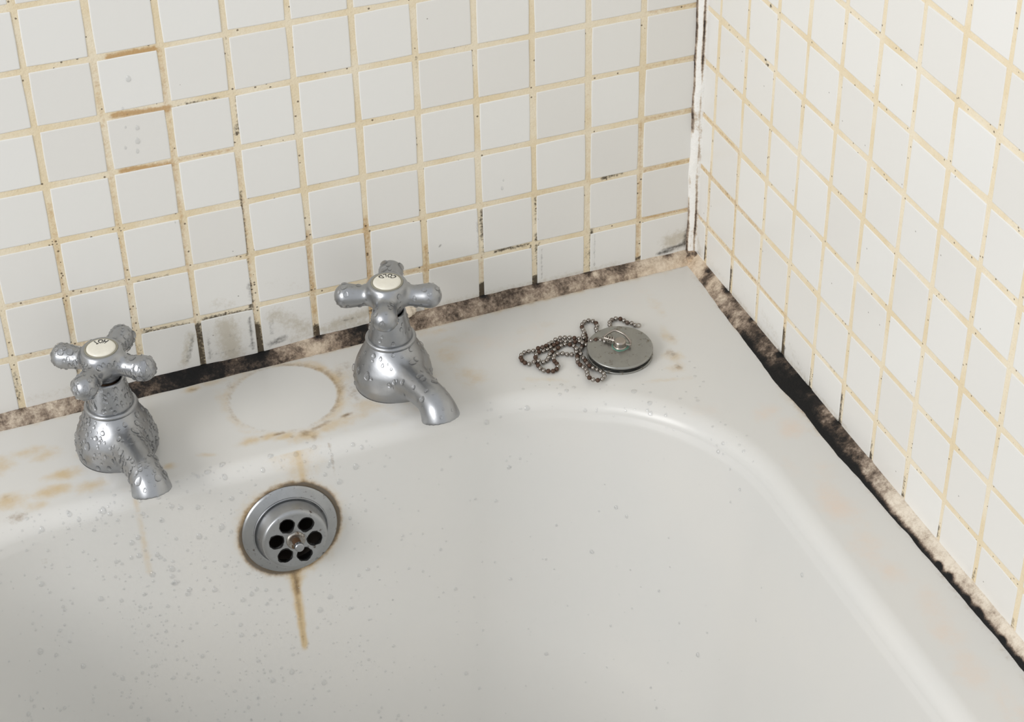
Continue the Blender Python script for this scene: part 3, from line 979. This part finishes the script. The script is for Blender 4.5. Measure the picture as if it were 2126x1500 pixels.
# ------------------------------------------------------------------ taps (implicit shapes, surface nets)
def surface_nets(f, lo, hi, h):
    xs = [np.arange(lo[i], hi[i] + h, h) for i in range(3)]
    G = np.stack(np.meshgrid(*xs, indexing='ij'), -1)
    D = f(G[..., 0], G[..., 1], G[..., 2])
    ins = D < 0
    nx, ny, nz = D.shape
    acc = np.zeros((nx - 1, ny - 1, nz - 1, 3))
    cnt = np.zeros((nx - 1, ny - 1, nz - 1))
    corners = [(i, j, k) for i in (0, 1) for j in (0, 1) for k in (0, 1)]

    def sub(A, c):
        return A[c[0]:nx - 1 + c[0], c[1]:ny - 1 + c[1], c[2]:nz - 1 + c[2]]
    for a in corners:
        for ax in range(3):
            if a[ax] == 0:
                b = list(a)
                b[ax] = 1
                da, db = sub(D, a), sub(D, b)
                cr = (da < 0) != (db < 0)
                t = np.where(cr, da / np.where(cr, da - db, 1), 0)
                p = np.zeros(acc.shape)
                for q in range(3):
                    p[..., q] = a[q]
                p[..., ax] = t
                acc += p * cr[..., None]
                cnt += cr
    act = cnt > 0
    idx = -np.ones(act.shape, int)
    idx[act] = np.arange(act.sum())
    base = np.stack(np.nonzero(act), 1)
    V = (base + acc[act] / cnt[act][:, None]) * h + np.array(lo)
    faces = []
    for ax in range(3):
        u, v = (ax + 1) % 3, (ax + 2) % 3
        sl0, sl1 = [slice(None)] * 3, [slice(None)] * 3
        sl0[ax], sl1[ax] = slice(0, -1), slice(1, None)
        a, b = ins[tuple(sl0)], ins[tuple(sl1)]
        cr = np.nonzero(a != b)
        P = np.stack(cr, 1)
        ok = (P[:, u] > 0) & (P[:, v] > 0) & (P[:, u] < D.shape[u] - 1) & (P[:, v] < D.shape[v] - 1)
        P = P[ok]
        fl = a[tuple(P.T)]
        q = []
        for du, dv in ((-1, -1), (0, -1), (0, 0), (-1, 0)):
            Q = P.copy()
            Q[:, u] += du
            Q[:, v] += dv
            q.append(idx[tuple(Q.T)])
        Fq = np.stack(q, 1)
        faces.append(np.where(fl[:, None], Fq, Fq[:, ::-1]))
    F = np.vstack(faces)
    # relax
    for it in range(3):
        s = np.zeros_like(V)
        n = np.zeros(len(V))
        for k in range(4):
            a, b = F[:, k], F[:, (k + 1) % 4]
            np.add.at(s, a, V[b]); np.add.at(n, a, 1)
            np.add.at(s, b, V[a]); np.add.at(n, b, 1)
        V = V * .5 + .5 * s / n[:, None]
    return V, F


def smin(a, b, k):
    h = np.clip(.5 + .5 * (b - a) / k, 0, 1)
    return b * (1 - h) + a * h - k * h * (1 - h)


def rev(prof, slope_=.85):
    zz = [p[1] for p in prof]
    rr2 = [p[0] for p in prof]
    zs = np.linspace(zz[0], zz[-1], 160)
    ri = np.interp(zs, zz, rr2)
    ker = np.hanning(17)
    ker /= ker.sum()
    ri = np.convolve(np.pad(ri, 8, mode='edge'), ker, 'valid')

    def f(x, y, z):
        r = np.interp(z, zs, ri)
        return np.maximum((np.hypot(x, y) - r) * slope_, np.maximum(zz[0] - z, z - zz[-1]))
    return f


def sweep(pts):
    P = np.array(pts, float)
    t = np.linspace(0, len(P) - 1, 70)
    Q = np.stack([np.interp(t, np.arange(len(P)), P[:, k]) for k in range(4)], 1)
    ker = np.hanning(13)
    ker /= ker.sum()
    Q = np.stack([np.convolve(np.pad(Q[:, k], 6, mode='edge'), ker, 'valid') for k in range(4)], 1)

    def f(x, y, z):
        d = np.full(x.shape, 1e3)
        for q in Q:
            d = np.minimum(d, np.sqrt((x - q[0]) ** 2 + (y - q[1]) ** 2 + (z - q[2]) ** 2) - q[3])
        return d
    return f


dome = rev([(25.0, -1.2), (26.0, 2), (26.4, 7), (25.8, 12), (24.0, 18), (21.2, 24), (18.0, 30), (15.6, 35), (15.0, 36.5)])
spout = sweep([(0, -6, 14, 13), (0, -22, 15.5, 12.2), (0, -36, 16.5, 11.2), (0, -46, 17, 10.6), (0, -54, 16.5, 10.8), (0, -59.5, 13, 11.8), (0, -62.5, 7.5, 12.8), (0, -63.5, 1, 13.6), (0, -63.5, -6, 14)])
tilt = math.radians(20)


def body_f(x, y, z):
    d = smin(dome(x, y, z), spout(x, y, z), 9.0)
    # mouth of the nozzle, cut facing down and forward, and its bore
    cut = (8.2 - z) * math.cos(tilt) - (y + 62.5) * math.sin(tilt) 
    d = np.maximum(d, np.where(y < -44, cut, -1e3))
    bore = np.maximum(np.hypot(x, y + 61.5) - 9.0, z - 9.5)
    d = np.maximum(d, -bore)
    return np.maximum(d, -1.0 - z)


BV, BF = surface_nets(body_f, (-30, -82, -2), (30, 30, 38), 0.8)
body_me = mesh_np('body', BV / 1000, BF, M_CHROME, True)

HZ = 68.6
hubf = rev([(9.0, 57.4), (9.6, 60), (11.2, 63.5), (13.2, 67.5), (14.0, 71.5), (13.8, 75.5), (12.8, 78.4), (11.8, 79.4)])


def arm_f(x, y, z, a):
    c, s = math.cos(a), math.sin(a)
    u = x * c + y * s
    r = np.hypot(-x * s + y * c, z - HZ)
    rad = np.interp(u, [0, 10, 14, 20, 25, 28.5], [6.5, 6.5, 6.6, 7.3, 8.1, 8.3])
    side = np.where(u < 27, r - rad, np.sqrt((np.maximum(u - 27, 0) * 1.04) ** 2 + r ** 2) - np.minimum(rad, 8.3))
    return np.maximum(side, -u)


def handle_f(x, y, z):
    d = hubf(x, y, z)
    arms = np.full(x.shape, 1e3)
    for k in range(4):
        arms = np.minimum(arms, arm_f(x, y, z, k * math.pi / 2))
    d = smin(d, arms, 4.0)
    seat = np.maximum(np.hypot(x, y) - 10.1, 77.6 - z)
    return np.maximum(d, -seat)


HV, HF = surface_nets(handle_f, (-38, -38, 56), (38, 38, 81), 0.7)
tmp = mesh_np('handle_all', HV / 1000, HF, None, True)
tmp.update()
HN = np.array([v.vector[:] for v in tmp.vertex_normals])
cen = HV[HF].mean(1)
FX, FY = cen[:, 0], cen[:, 1]
RC = 16.0
grp = np.full(len(HF), 0)
grp[FX > RC] = 1
grp[FY > RC] = 2
grp[FX < -RC] = 3
grp[FY < -RC] = 4


def submesh(name, mask):
    Fs = HF[mask]
    used, inv = np.unique(Fs.ravel(), return_inverse=True)
    me = mesh_np(name, HV[used] / 1000, inv.reshape(-1, 4), M_CHROME, True)
    me.normals_split_custom_set_from_vertices([tuple(v) for v in HN[used]])
    return me, HV[used] / 1000, HN[used]


hub_me, hubV, hubN = submesh('cross_handle', grp == 0)
arm_mes = [submesh('handle_arm', grp == k) for k in (1, 2, 3, 4)]
tmpb = body_me
BN = np.array([v.vector[:] for v in tmpb.vertex_normals])

bonnet_me = lathe('bonnet', rounded([(13.4, 35.5), (14.6, 36.5), (14.2, 39), (13.0, 46), (11.6, 53), (11.1, 56.6), (10.3, 57.2), (9.2, 56.6), (9.0, 46)], .8), M_CHROME)
collar_me = lathe('collar', [(15.0 + 1.9 * math.cos(a), 35.6 + 1.9 * math.sin(a)) for a in np.linspace(0, 2 * math.pi, 17)], M_CHROME)
spindle_me = lathe('spindle', [(0, 45), (6.2, 45), (6.2, 52), (5.2, 52.5), (5.2, 58.5), (0, 58.5)], M_RUST, 32)
foot_me = lathe('base_gasket', [(0, -.8), (25.0, -.8), (25.6, -.4), (25.2, .6), (0, .6)], M_RUBBER)
seat_me = lathe('cap_ring', rounded([(9.1, 77.4), (9.1, 79.3), (10.3, 79.6), (10.6, 78.9), (10.4, 77.4)], .3), M_CERAM_RING, 48)
cap_me = lathe('index_cap', [(0, 77.5), (9.2, 77.5), (9.2, 79.2), (9.0, 79.7), (8.5, 80.1), (7.5, 80.35), (4, 80.55), (0, 80.6)], M_CERAM, 64)


def cap_z(r):
    return np.interp(r, [0, 4, 7.5, 8.5, 9.0], [80.6, 80.55, 80.35, 80.1, 79.7])


def lettering(word, ang, height):
    """letters on an arc near the rim, tops towards the centre; reading from outside"""
    verts, faces = [], []
    n = len(word)
    step = {'COLD': 30, 'HOT': 31}[word]
    for i, ch in enumerate(word):
        cu = bpy.data.curves.new('glyph', 'FONT')
        cu.body = ch
        cu.size = height / 0.72
        cu.offset = 0.13
        cu.align_x = 'CENTER'
        cu.extrude = 0.0
        to = bpy.data.objects.new('glyph', cu)
        COL.objects.link(to)
        bpy.context.view_layer.update()
        dg = bpy.context.evaluated_depsgraph_get()
        m = bpy.data.meshes.new_from_object(to.evaluated_get(dg))
        bm = bmesh.new()
        bm.from_mesh(m)
        bmesh.ops.triangulate(bm, faces=bm.faces)
        bm.verts.ensure_lookup_table()
        base = len(verts)
        # glyph x -> tangential, y -> towards the centre
        th = math.radians(ang + (i - (n - 1) / 2) * step)
        for v in bm.verts:
            gx, gy = v.co.x, v.co.y
            rad = 7.55 - gy
            t2 = th + gx * .74 / 6.4
            x, y = rad * math.cos(t2), rad * math.sin(t2)
            verts.append((x / 1000, y / 1000, (float(cap_z(rad)) + 0.16) / 1000))
        for f in bm.faces:
            faces.append(tuple(base + v.index for v in f.verts))
        bm.free()
        COL.objects.unlink(to)
        bpy.data.objects.remove(to)
    me = mesh_np('lettering', verts, faces, M_INK, False)
    # every face upwards
    bm = bmesh.new()
    bm.from_mesh(me)
    for f in bm.faces:
        if f.normal.z < 0:
            f.normal_flip()
    bm.to_mesh(me)
    bm.free()
    return me


def droplet_mesh(name, pts, nrm, rad, flat, stretch=None, mat=M_WATER):
    """many small water lenses sitting on a surface"""
    bm = bmesh.new()
    bmesh.ops.create_icosphere(bm, subdivisions=2, radius=1.0)
    T = np.array([v.co[:] for v in bm.verts])
    Ft = np.array([[v.index for v in f.verts] for f in bm.faces])
    bm.free()
    pts, nrm = np.asarray(pts), np.asarray(nrm)
    k = len(pts)
    ref = np.where(np.abs(nrm[:, 2:3]) < .9, np.array([[0, 0, 1.0]]), np.array([[1.0, 0, 0]]))
    ty = ref - (ref * nrm).sum(1, keepdims=True) * nrm
    ty /= np.linalg.norm(ty, axis=1, keepdims=True)
    tx = np.cross(ty, nrm)
    st = np.ones(k) if stretch is None else stretch
    loc = T[None] * np.stack([rad, rad * st, rad * flat], 1)[:, None, :]
    # teardrop: fuller at the bottom
    loc[..., 0] *= 1 - .28 * np.clip(T[None, :, 1], -1, 1)
    V = pts[:, None] + loc[..., 0:1] * tx[:, None] + loc[..., 1:2] * ty[:, None] + loc[..., 2:3] * nrm[:, None]
    Fa = (Ft[None] + (np.arange(k) * len(T))[:, None, None]).reshape(-1, 3)
    return mesh_np(name, V.reshape(-1, 3), Fa, mat, True)


def pick(Vs, Ns, n, cond, seed):
    g = np.random.default_rng(seed)
    ids = np.nonzero(cond(Vs, Ns))[0]
    ids = g.choice(ids, min(n, len(ids)), replace=False)
    # keep them apart
    keep, P = [], []
    rad = np.clip(g.lognormal(-.15, .5, len(ids)), .35, 2.0)
    for i, r in zip(ids, rad):
        p = Vs[i] * 1000
        if all((p - q) @ (p - q) > (1.05 * (r + r2)) ** 2 for q, r2 in P):
            P.append((p, r))
            keep.append((i, r))
    return np.array([k[0] for k in keep]), np.array([k[1] for k in keep]) / 1000


def build_tap(word, x, y, handle_deg, spout_deg, letters_deg, ndrops, label, seed):
    root = empty('pillar_tap', (x, y, deck(x)), label=label, cat='tap', group='bath taps on the deck')
    z = math.radians(spout_deg)
    hrot = math.radians(handle_deg)
    for nm, m, ro_ in (('base_gasket', foot_me, 0), ('body', body_me, z), ('collar', collar_me, 0), ('bonnet', bonnet_me, 0), ('spindle', spindle_me, 0)):
        o = obj(nm, m, root)
        o.rotation_euler.z = ro_
        if nm == 'body':
            body = o
    hub = obj('cross_handle', hub_me, root)
    hub.rotation_euler.z = hrot
    for am, _, _ in arm_mes:
        obj('handle_arm', am, hub)
    obj('cap_ring', seat_me, hub)
    cap = obj('index_cap', cap_me, root, label='round white ceramic cap printed ' + word)
    obj('lettering', lettering(word, letters_deg, 4.2), cap, label='black capital letters ' + word)
    # drops of water: body, bonnet, handle
    P, N, R_ = [], [], []

    def add_d(Vs, Ns, n, cond, rot, sd):
        i, r = pick(Vs, Ns, n, cond, sd)
        c, s = math.cos(rot), math.sin(rot)
        Rm = np.array([[c, -s, 0], [s, c, 0], [0, 0, 1]])
        P.append(Vs[i] @ Rm.T); N.append(Ns[i] @ Rm.T); R_.append(r)
    Bm = BV / 1000
    add_d(Bm, BN, ndrops, lambda v, n: (v[:, 2] > .003) & (n[:, 2] > -.3) & (v[:, 2] < .033) & ~((v[:, 1] < -.056) & (v[:, 2] < .016)) & ~((np.hypot(v[:, 0], v[:, 1] + .0628) < .0108) & (v[:, 2] < .016)), z, seed)
    for k, (am, av, an) in enumerate(arm_mes):
        add_d(av, an, int(ndrops * .2), lambda v, n: n[:, 2] > -.75, hrot, seed + 3 + k)
    add_d(hubV, hubN, int(ndrops * .16), lambda v, n: (v[:, 2] < .0765) & (np.hypot(v[:, 0], v[:, 1]) > .0085) & (n[:, 2] > -.5), hrot, seed + 9)
    g = np.random.default_rng(seed + 20)
    nb = int(ndrops * .35)
    zz = g.uniform(38.5, 55.5, nb)
    aa = g.uniform(0, 2 * math.pi, nb)
    rr2 = np.interp(zz, [36.5, 39, 46, 53, 56.6], [14.6, 14.2, 13.0, 11.6, 11.1])
    P.append(np.stack([rr2 * np.cos(aa), rr2 * np.sin(aa), zz], 1) / 1000)
    N.append(np.stack([np.cos(aa) * .98, np.sin(aa) * .98, np.full(nb, .17)], 1))
    R_.append(np.clip(g.lognormal(-.35, .4, nb), .3, 1.4) / 1000)
    P, N, R_ = np.vstack(P), np.vstack(N), np.concatenate(R_)
    st = 1 + .5 * rng.random(len(P))
    obj('water_droplets', droplet_mesh('water_droplets', P, N, R_ * 1.15, .58, st, M_WATER_BEAD), root, kind='stuff', label='clear water droplets clinging to the chrome')
    return root


build_tap('COLD', -0.247, -0.057, -22, 12, 68, 130, 'worn chrome cross-handle tap with a white cap reading COLD', 31)
build_tap('HOT', -0.433, -0.057, -36, 9, 80, 430, 'droplet-covered chrome cross-handle tap with a white cap reading HOT', 67)

# ------------------------------------------------------------------ overflow grille
ov = empty('overflow_grille', (OVC[0] / 1000, OVC[1] / 1000, OVC[2] / 1000),
           label='round chrome overflow with six holes and grimy rim in the bath wall', cat='overflow')
ov.rotation_euler = (math.radians(90 - 9), 0, 0)     # local z points out of the bath wall
flange_me = lathe('flange', rounded([(22.5, -1.5), (31.6, -1.5), (31.9, .6), (30.8, 1.7), (25.0, 3.6), (24.2, 3.2), (22.5, 2.4)], .5), M_CHROME_D, 96)
obj('flange', flange_me, ov)
obj('flange_edge', lathe('flange_edge', [(24.4 + .45 * math.cos(a), 3.7 + .45 * math.sin(a)) for a in np.linspace(0, 2 * math.pi, 9)], M_CHROME, 96), ov)
boss_me = lathe('boss', rounded([(0, 15.2), (19.2, 15.2), (20.7, 14.8), (21.5, 13.6), (23.6, 2.0), (23.6, -1.0), (22.2, -1.0), (20.2, 12.6), (18.8, 13.4), (0, 13.4)], .9), M_CHROME_D, 96)
boss = obj('boss', boss_me, ov)
bm = bmesh.new()
for k in range(6):
    a = math.radians(60 * k - 10)
    bmesh.ops.create_cone(bm, cap_ends=True, segments=28, radius1=.0048, radius2=.0048, depth=.02,
                          matrix=Matrix.Translation((.0126 * math.cos(a),   .0126 * math.sin(a), .014)))
cut_me = bpy.data.meshes.new('cutter')
bm.to_mesh(cut_me)
bm.free()
cutter = bpy.data.objects.new('cutter', cut_me)
COL.objects.link(cutter)
cutter.matrix_world = Matrix.Identity(4)
tmp_b = bpy.data.objects.new('boss_tmp', boss_me)
COL.objects.link(tmp_b)
md = tmp_b.modifiers.new('b', 'BOOLEAN')
md.operation = 'DIFFERENCE'
md.solver = 'EXACT'
md.object = cutter
bpy.context.view_layer.update()
new_me = bpy.data.meshes.new_from_object(tmp_b.evaluated_get(bpy.context.evaluated_depsgraph_get()))
bpy.data.objects.remove(tmp_b)
bpy.data.objects.remove(cutter)
bm = bmesh.new()
bm.from_mesh(new_me)
for f in bm.faces:
    f.smooth = True
for e in bm.edges:
    if len(e.link_faces) == 2 and e.calc_face_angle(0) > math.radians(35):
        e.smooth = False
bm.to_mesh(new_me)
bm.free()
boss.data = new_me
obj('overflow_pipe', lathe('overflow_pipe', [(22.9, 3.0), (21.9, 3.0), (21.6, -4.0), (18.5, -10.0), (18.0, -70.0), (0, -70.0), (0, -71.5), (19.5, -71.5), (20.0, -10.0), (22.9, -4.0), (22.9, 3.0)], M_PIPE, 48), ov, label='grimy overflow pipe behind the holes')
# a collar of black slime round each hole
rs = random.Random(3)
for k in range(6):
    a = math.radians(60 * k - 10)
    Vr, Fr = [], []
    n = 36
    for i in range(n):
        t = 2 * math.pi * i / n
        r1 = 4.7
        r2 = 4.9 + .75 * max(0, mnoise.noise(Vector((math.cos(t) * 1.6 + k * 7, math.sin(t) * 1.6, k))) + .35) + rs.uniform(0, .25)
        for r, z in ((r1, 15.0), (r1, 15.32), (r2, 15.24)):
            Vr.append(((12.6 * math.cos(a) + r * math.cos(t)) / 1000, (12.6 * math.sin(a) + r * math.sin(t)) / 1000, z / 1000))
    for i in range(n):
        j = (i + 1) % n
        Fr += [(3 * i, 3 * j, 3 * j + 1, 3 * i + 1), (3 * i + 1, 3 * j + 1, 3 * j + 2, 3 * i + 2)]
    obj('hole_rim', mesh_np('hole_rim', Vr, Fr, M_DARK, True), ov, label='black slime around the hole')
obj('washer', lathe('washer', rounded([(0, 15.0), (6.3, 15.0), (6.2, 16.0), (5.2, 16.7), (4.0, 16.4), (0, 16.0)], .4), M_WASHER, 40), ov, label='rust-stained washer')
screw = obj('screw', lathe('screw', rounded([(0, 15.5), (2.7, 15.5), (2.7, 23.5), (0, 23.5)], .3), M_RUST, 24), ov)
obj('screw_tip', lathe('screw_tip', rounded([(0, 22.4), (3.1, 22.4), (3.1, 25.0), (2.5, 25.6), (0, 25.7)], .3), M_CHROME, 24), screw)

# ------------------------------------------------------------------ plug and chain
PX, PY = -0.0965, -0.0895
plug = empty('bath_plug', (PX, PY, deck(PX) - .0003), label='tarnished metal bath plug with a tangled ball chain on the deck', cat='bath plug')
plug.rotation_euler = Matrix.Rotation(math.radians(4.2), 3, Vector((.934, -.355, 0)).normalized()).to_euler()
plug.location.z += .0015
plug.scale = (.975, .975, 1)
obj('lower_flange', lathe('lower_flange', rounded([(0, 0), (22.0, 0), (23.1, .5), (22.9, 1.7), (0, 1.8)], .4), M_PLUG, 72), plug)
obj('rubber_seal', lathe('rubber_seal', rounded([(0, 1.5), (21.0, 1.5), (21.3, 3.0), (21.0, 4.4), (0, 4.5)], .4), M_RUBBER, 72), plug, label='black rubber seal')
obj('top_plate', lathe('top_plate', rounded([(0, 4.2), (22.2, 4.2), (22.9, 4.6), (22.9, 5.6), (22.3, 6.1), (18, 6.3), (8, 6.45), (0, 6.5)], .5), M_PLUG, 96), plug)
post = obj('post', lathe('post', rounded([(0, 6.2), (5.0, 6.2), (4.9, 7.4), (4.3, 7.9), (4.2, 11.0), (3.4, 11.9), (0, 12.0)], .4), M_WIRE, 32), plug)
# verdigris crust round the post
n = 40
Vr, Fr = [], []
for i in range(n):
    t = 2 * math.pi * i / n
    r2 = 5.6 + 1.7 * max(0, mnoise.noise(Vector((math.cos(t) * 1.5, math.sin(t) * 1.5, 4))) + .2)
    for r, z in ((4.5, 6.3), (4.9, 7.2), (r2, 6.42), (r2, 6.2)):
        Vr.append((r * math.cos(t) / 1000, r * math.sin(t) / 1000, z / 1000))
for i in range(n):
    j = (i + 1) % n
    for k in range(3):
        Fr.append((4 * i + k, 4 * j + k, 4 * j + k + 1, 4 * i + k + 1))
obj('verdigris_crust', mesh_np('verdigris_crust', Vr, Fr, M_VERD, True), post, label='green corrosion around the post')
# triangular wire ring through the post
tri = [(-7.5, 8.5, 9.2), (-3.5, 10.0, 10.2), (1.0, 10.0, 11.0), (4.8, 5.5, 10.4), (6.2, -.5, 9.2), (5.4, -3.4, 8.2), (3.2, -2.4, 8.8), (0, 0.5, 9.4), (-3.6, 4.2, 9.3)]
tri.append(tri[0])
tp = spline([(a * 1.12 / 1000, b * 1.12 / 1000, (c_ + .4) / 1000) for a, b, c_ in tri], .0004)
obj('wire_ring', tube('wire_ring', tp, .0008, M_WIRE, 8), plug, label='bent wire ring')
coil = []
for i in range(64):
    t = i / 63
    a = t * 2 * math.pi * 3
    coil.append(((-3.0 - 4.0 * t) / 1000 + .0004 * math.sin(a), (5.0 + 3.0 * t) / 1000 + .0017 * math.cos(a), .0094 + .0017 * math.sin(a)))
obj('wire_coil', tube('wire_coil', coil, .0005, M_WIRE, 6), plug, label='coiled end of the wire ring')

# ball chain: traced where it lies on the deck (mm)
CH_PLUG = [(-104.0, -81.0), (-105.9, -78.4), (-108.9, -77.2), (-112.9, -76.2), (-116.2, -73.2), (-117.4, -68.6)]
CH_A = [(-112.5, -63.5), (-116.1, -63.6), (-120.2, -63.3), (-124.1, -61.7), (-127.8, -60.5), (-131.8, -60.0), (-135.6, -61.0), (-138.3, -63.2), (-141.7, -64.8), (-145.8, -65.4), (-149.7, -64.7), (-153.2, -64.0), (-156.5, -64.4), (-159.3, -66.8), (-160.5, -70.4), (-159.8, -74.8), (-157.7, -77.4), (-154.8, -78.6), (-152.2, -79.1), (-149.2, -79.3), (-146.7, -79.1), (-143.9, -77.4), (-141.7, -74.2), (-138.8, -71.3), (-135.5, -69.2), (-132.6, -68.0), (-128.7, -66.1), (-125.6, -66.4), (-123.1, -68.7), (-121.5, -72.1), (-123.0, -76.2), (-124.2, -79.8)]
CH_B = [(-101.0, -60.3), (-100.2, -57.0), (-98.3, -54.1), (-98.0, -49.9), (-100.6, -46.6), (-104.2, -46.7), (-107.4, -49.4), (-108.8, -52.7), (-109.3, -57.4), (-110.0, -60.8), (-110.9, -64.6), (-112.9, -68.6), (-117.1, -72.8), (-119.4, -75.9), (-122.9, -79.2), (-125.0, -83.6), (-126.6, -88.2), (-126.3, -91.8), (-125.3, -95.1), (-124.7, -98.8), (-125.6, -102.5), (-126.4, -106.1), (-125.0, -110.1), (-122.4, -112.0), (-119.0, -112.1), (-116.1, -109.3), (-115.6, -105.9), (-117.0, -102.6), (-119.0, -99.4), (-121.0, -95.4), (-121.3, -90.7), (-121.3, -86.3), (-122.0, -82.7), (-123.9, -80.0), (-127.1, -78.6), (-130.3, -77.0), (-132.9, -74.8), (-136.1, -74.2), (-139.2, -75.9), (-140.6, -79.4), (-140.6, -82.9), (-140.3, -86.5), (-142.3, -89.7), (-145.7, -91.2), (-148.6, -89.9), (-151.4, -87.6), (-152.6, -83.6), (-152.4, -79.6), (-151.7, -75.3), (-150.3, -70.6), (-147.0, -67.6), (-143.5, -67.6), (-139.7, -66.8), (-136.6, -65.1), (-133.2, -63.6), (-129.5, -62.1), (-126.2, -62.6), (-122.9, -64.0), (-119.6, -66.1), (-116.9, -67.2), (-112.8, -66.8)]
CH_C = [(-93.5, -66.0), (-91.0, -61.0), (-89.7, -56.5), (-87.9, -53.0), (-84.3, -51.4), (-80.9, -52.5), (-79.0, -55.7), (-77.7, -59.2), (-75.0, -61.2), (-73.9, -64.4)]
BR = 1.62
placed = []
chain_pts = []
for path, z0 in ((CH_B, 0), (CH_A, 0), (CH_C, 0), (CH_PLUG, 1)):
    Q = spline(path, 3.25)
    run = []
    for qi, (x, y) in enumerate(Q):
        z = BR + deck(x / 1000) * 1000 - .1
        d = math.hypot(x - PX * 1000, y - PY * 1000)
        if d < 24.3 and not z0:
            if d < 22.0:
                continue
            k = (24.4) / max(d, 1)
            x, y = PX * 1000 + (x - PX * 1000) * k, PY * 1000 + (y - PY * 1000) * k
        if z0:
            z += 6.2 * np.clip((24.5 - d) / 3.0, 0, 1)
        for (px, py, pz, pk, pi_) in placed:
            if pk == len(chain_pts) and abs(pi_ - qi) < 2:
                continue
            dd = math.hypot(px - x, py - y)
            if dd < 2 * BR and abs(pz - z) < 2 * BR:
                z = max(z, pz + math.sqrt(max((2 * BR) ** 2 - dd ** 2, 0)) * .72)
        placed.append((x, y, z, len(chain_pts), qi))
        run.append((x / 1000, y / 1000, z / 1000))
    chain_pts.append(run)
# the thread inside the beads is the chain part; every bead its own piece
Vw, Fw = [], []
for run in chain_pts:
    m = tube('thread', run, .00035, M_WIRE, 5)
    b = len(Vw)
    Vw += [tuple(v.co) for v in m.vertices]
    Fw += [tuple(b + i for i in p.vertices) for p in m.polygons]
    bpy.data.meshes.remove(m)
inv = plug.matrix_basis.inverted()
chain = obj('ball_chain', mesh_np('ball_chain', Vw, Fw, M_WIRE, True), plug, label='tangled ball chain of steel and rust-brown beads')
bpy.context.view_layer.update()
chain.matrix_basis = plug.matrix_world.inverted()
bm = bmesh.new()
bmesh.ops.create_uvsphere(bm, u_segments=10, v_segments=7, radius=BR / 1000)
bead_me = bpy.data.meshes.new('bead')
bm.to_mesh(bead_me)
bm.free()
bead_me.polygons.foreach_set('use_smooth', np.ones(len(bead_me.polygons), dtype=bool))
bead_me.materials.append(M_BEAD)
for run in chain_pts:
    for p in run:
        o = bpy.data.objects.new('bead', bead_me)
        o.location = p
        o.rotation_euler = (random.uniform(0, 3), random.uniform(0, 3), 0)
        link(o, chain)
# end link of the chain
x, y, z = chain_pts[2][-1]
lk = [(x + .0022 + .0016 * math.cos(t), y - .0010 + .0009 * math.sin(t), z + .0008 * math.sin(t)) for t in np.linspace(0, 2 * math.pi, 20, endpoint=False)]
obj('end_link', tube('end_link', lk, .0004, M_WIRE, 6, closed=True), chain)

# ------------------------------------------------------------------ water on the bath and the tiles
N_all = np.array([v.vector[:] for v in bath_me.vertex_normals])
V_all = np.array([v.co[:] for v in bath_me.vertices])
if N_all[np.argmin(np.abs(V_all[:, 0] + .3) + np.abs(V_all[:, 1] + .05) + np.abs(V_all[:, 2]))][2] < 0:
    N_all = -N_all
inside = (V_all[:, 2] < -.002) & (V_all[:, 2] > -.25) & (V_all[:, 1] < -.098) & (V_all[:, 1] > -.32) & (V_all[:, 0] > -.60) & (np.hypot(V_all[:, 0] + .34, V_all[:, 2] + .055) > .037)
ids = np.nonzero(inside)[0]
g = np.random.default_rng(4)
wgt = np.interp(V_all[ids, 0], [-.6, -.40, -.33, -.25, -.15, -.05], [1, 1, .55, .16, .14, .02])
ids = g.choice(ids, 1900, replace=False, p=wgt / wgt.sum())
P = V_all[ids] + np.stack([g.uniform(-.001, .001, len(ids)), np.zeros(len(ids)), np.zeros(len(ids))], 1)
Rr = np.clip(g.lognormal(-.62, .55, len(ids)), .22, 1.8) / 1000
obj('water_droplets', droplet_mesh('water_droplets', P, N_all[ids], Rr, .55, 1 + .5 * g.random(len(ids))),
    label='fine clear water droplets scattered over the inside of the bath', cat='water', kind='stuff')
# drops on the deck lip by the plug
lipm = (V_all[:, 2] > -.012) & (V_all[:, 0] > -.20) & (V_all[:, 0] < -.05) & (V_all[:, 1] < -.098) & (V_all[:, 1] > -.22) & (np.hypot(V_all[:, 0] - PX, V_all[:, 1] - PY) > .03)
ids = g.choice(np.nonzero(lipm)[0], 70, replace=False)
obj('water_droplets', droplet_mesh('water_droplets', V_all[ids], N_all[ids], np.clip(g.lognormal(-.3, .5, len(ids)), .3, 2.2) / 1000, .3),
    label='larger water droplets on the bath lip beside the plug', cat='water', kind='stuff')
td = [(-384, .224, 1.6, 2.0), (-383, .190, 1.3, 1.6), (-384, .181, 1.5, 2.0), (-385, .174, 1.0, 1.5), (-390, .205, .7, 1.0), (-392, .178, .8, 1.2), (-146, .092, 1.0, 1.6), (-145, .098, .7, 1.0), (-390, .192, .7, 1), (-368, .118, .8, 1.2)]
obj('water_droplets', droplet_mesh('water_droplets', [(a / 1000, 0.0, b) for a, b, _, _ in td], [(0, -1, 0)] * len(td), np.array([t[2] for t in td]) / 1000, .4, np.array([t[3] / t[2] for t in td]) * 1.2),
    label='few clear water droplets running down the white wall tiles', cat='water', kind='stuff')
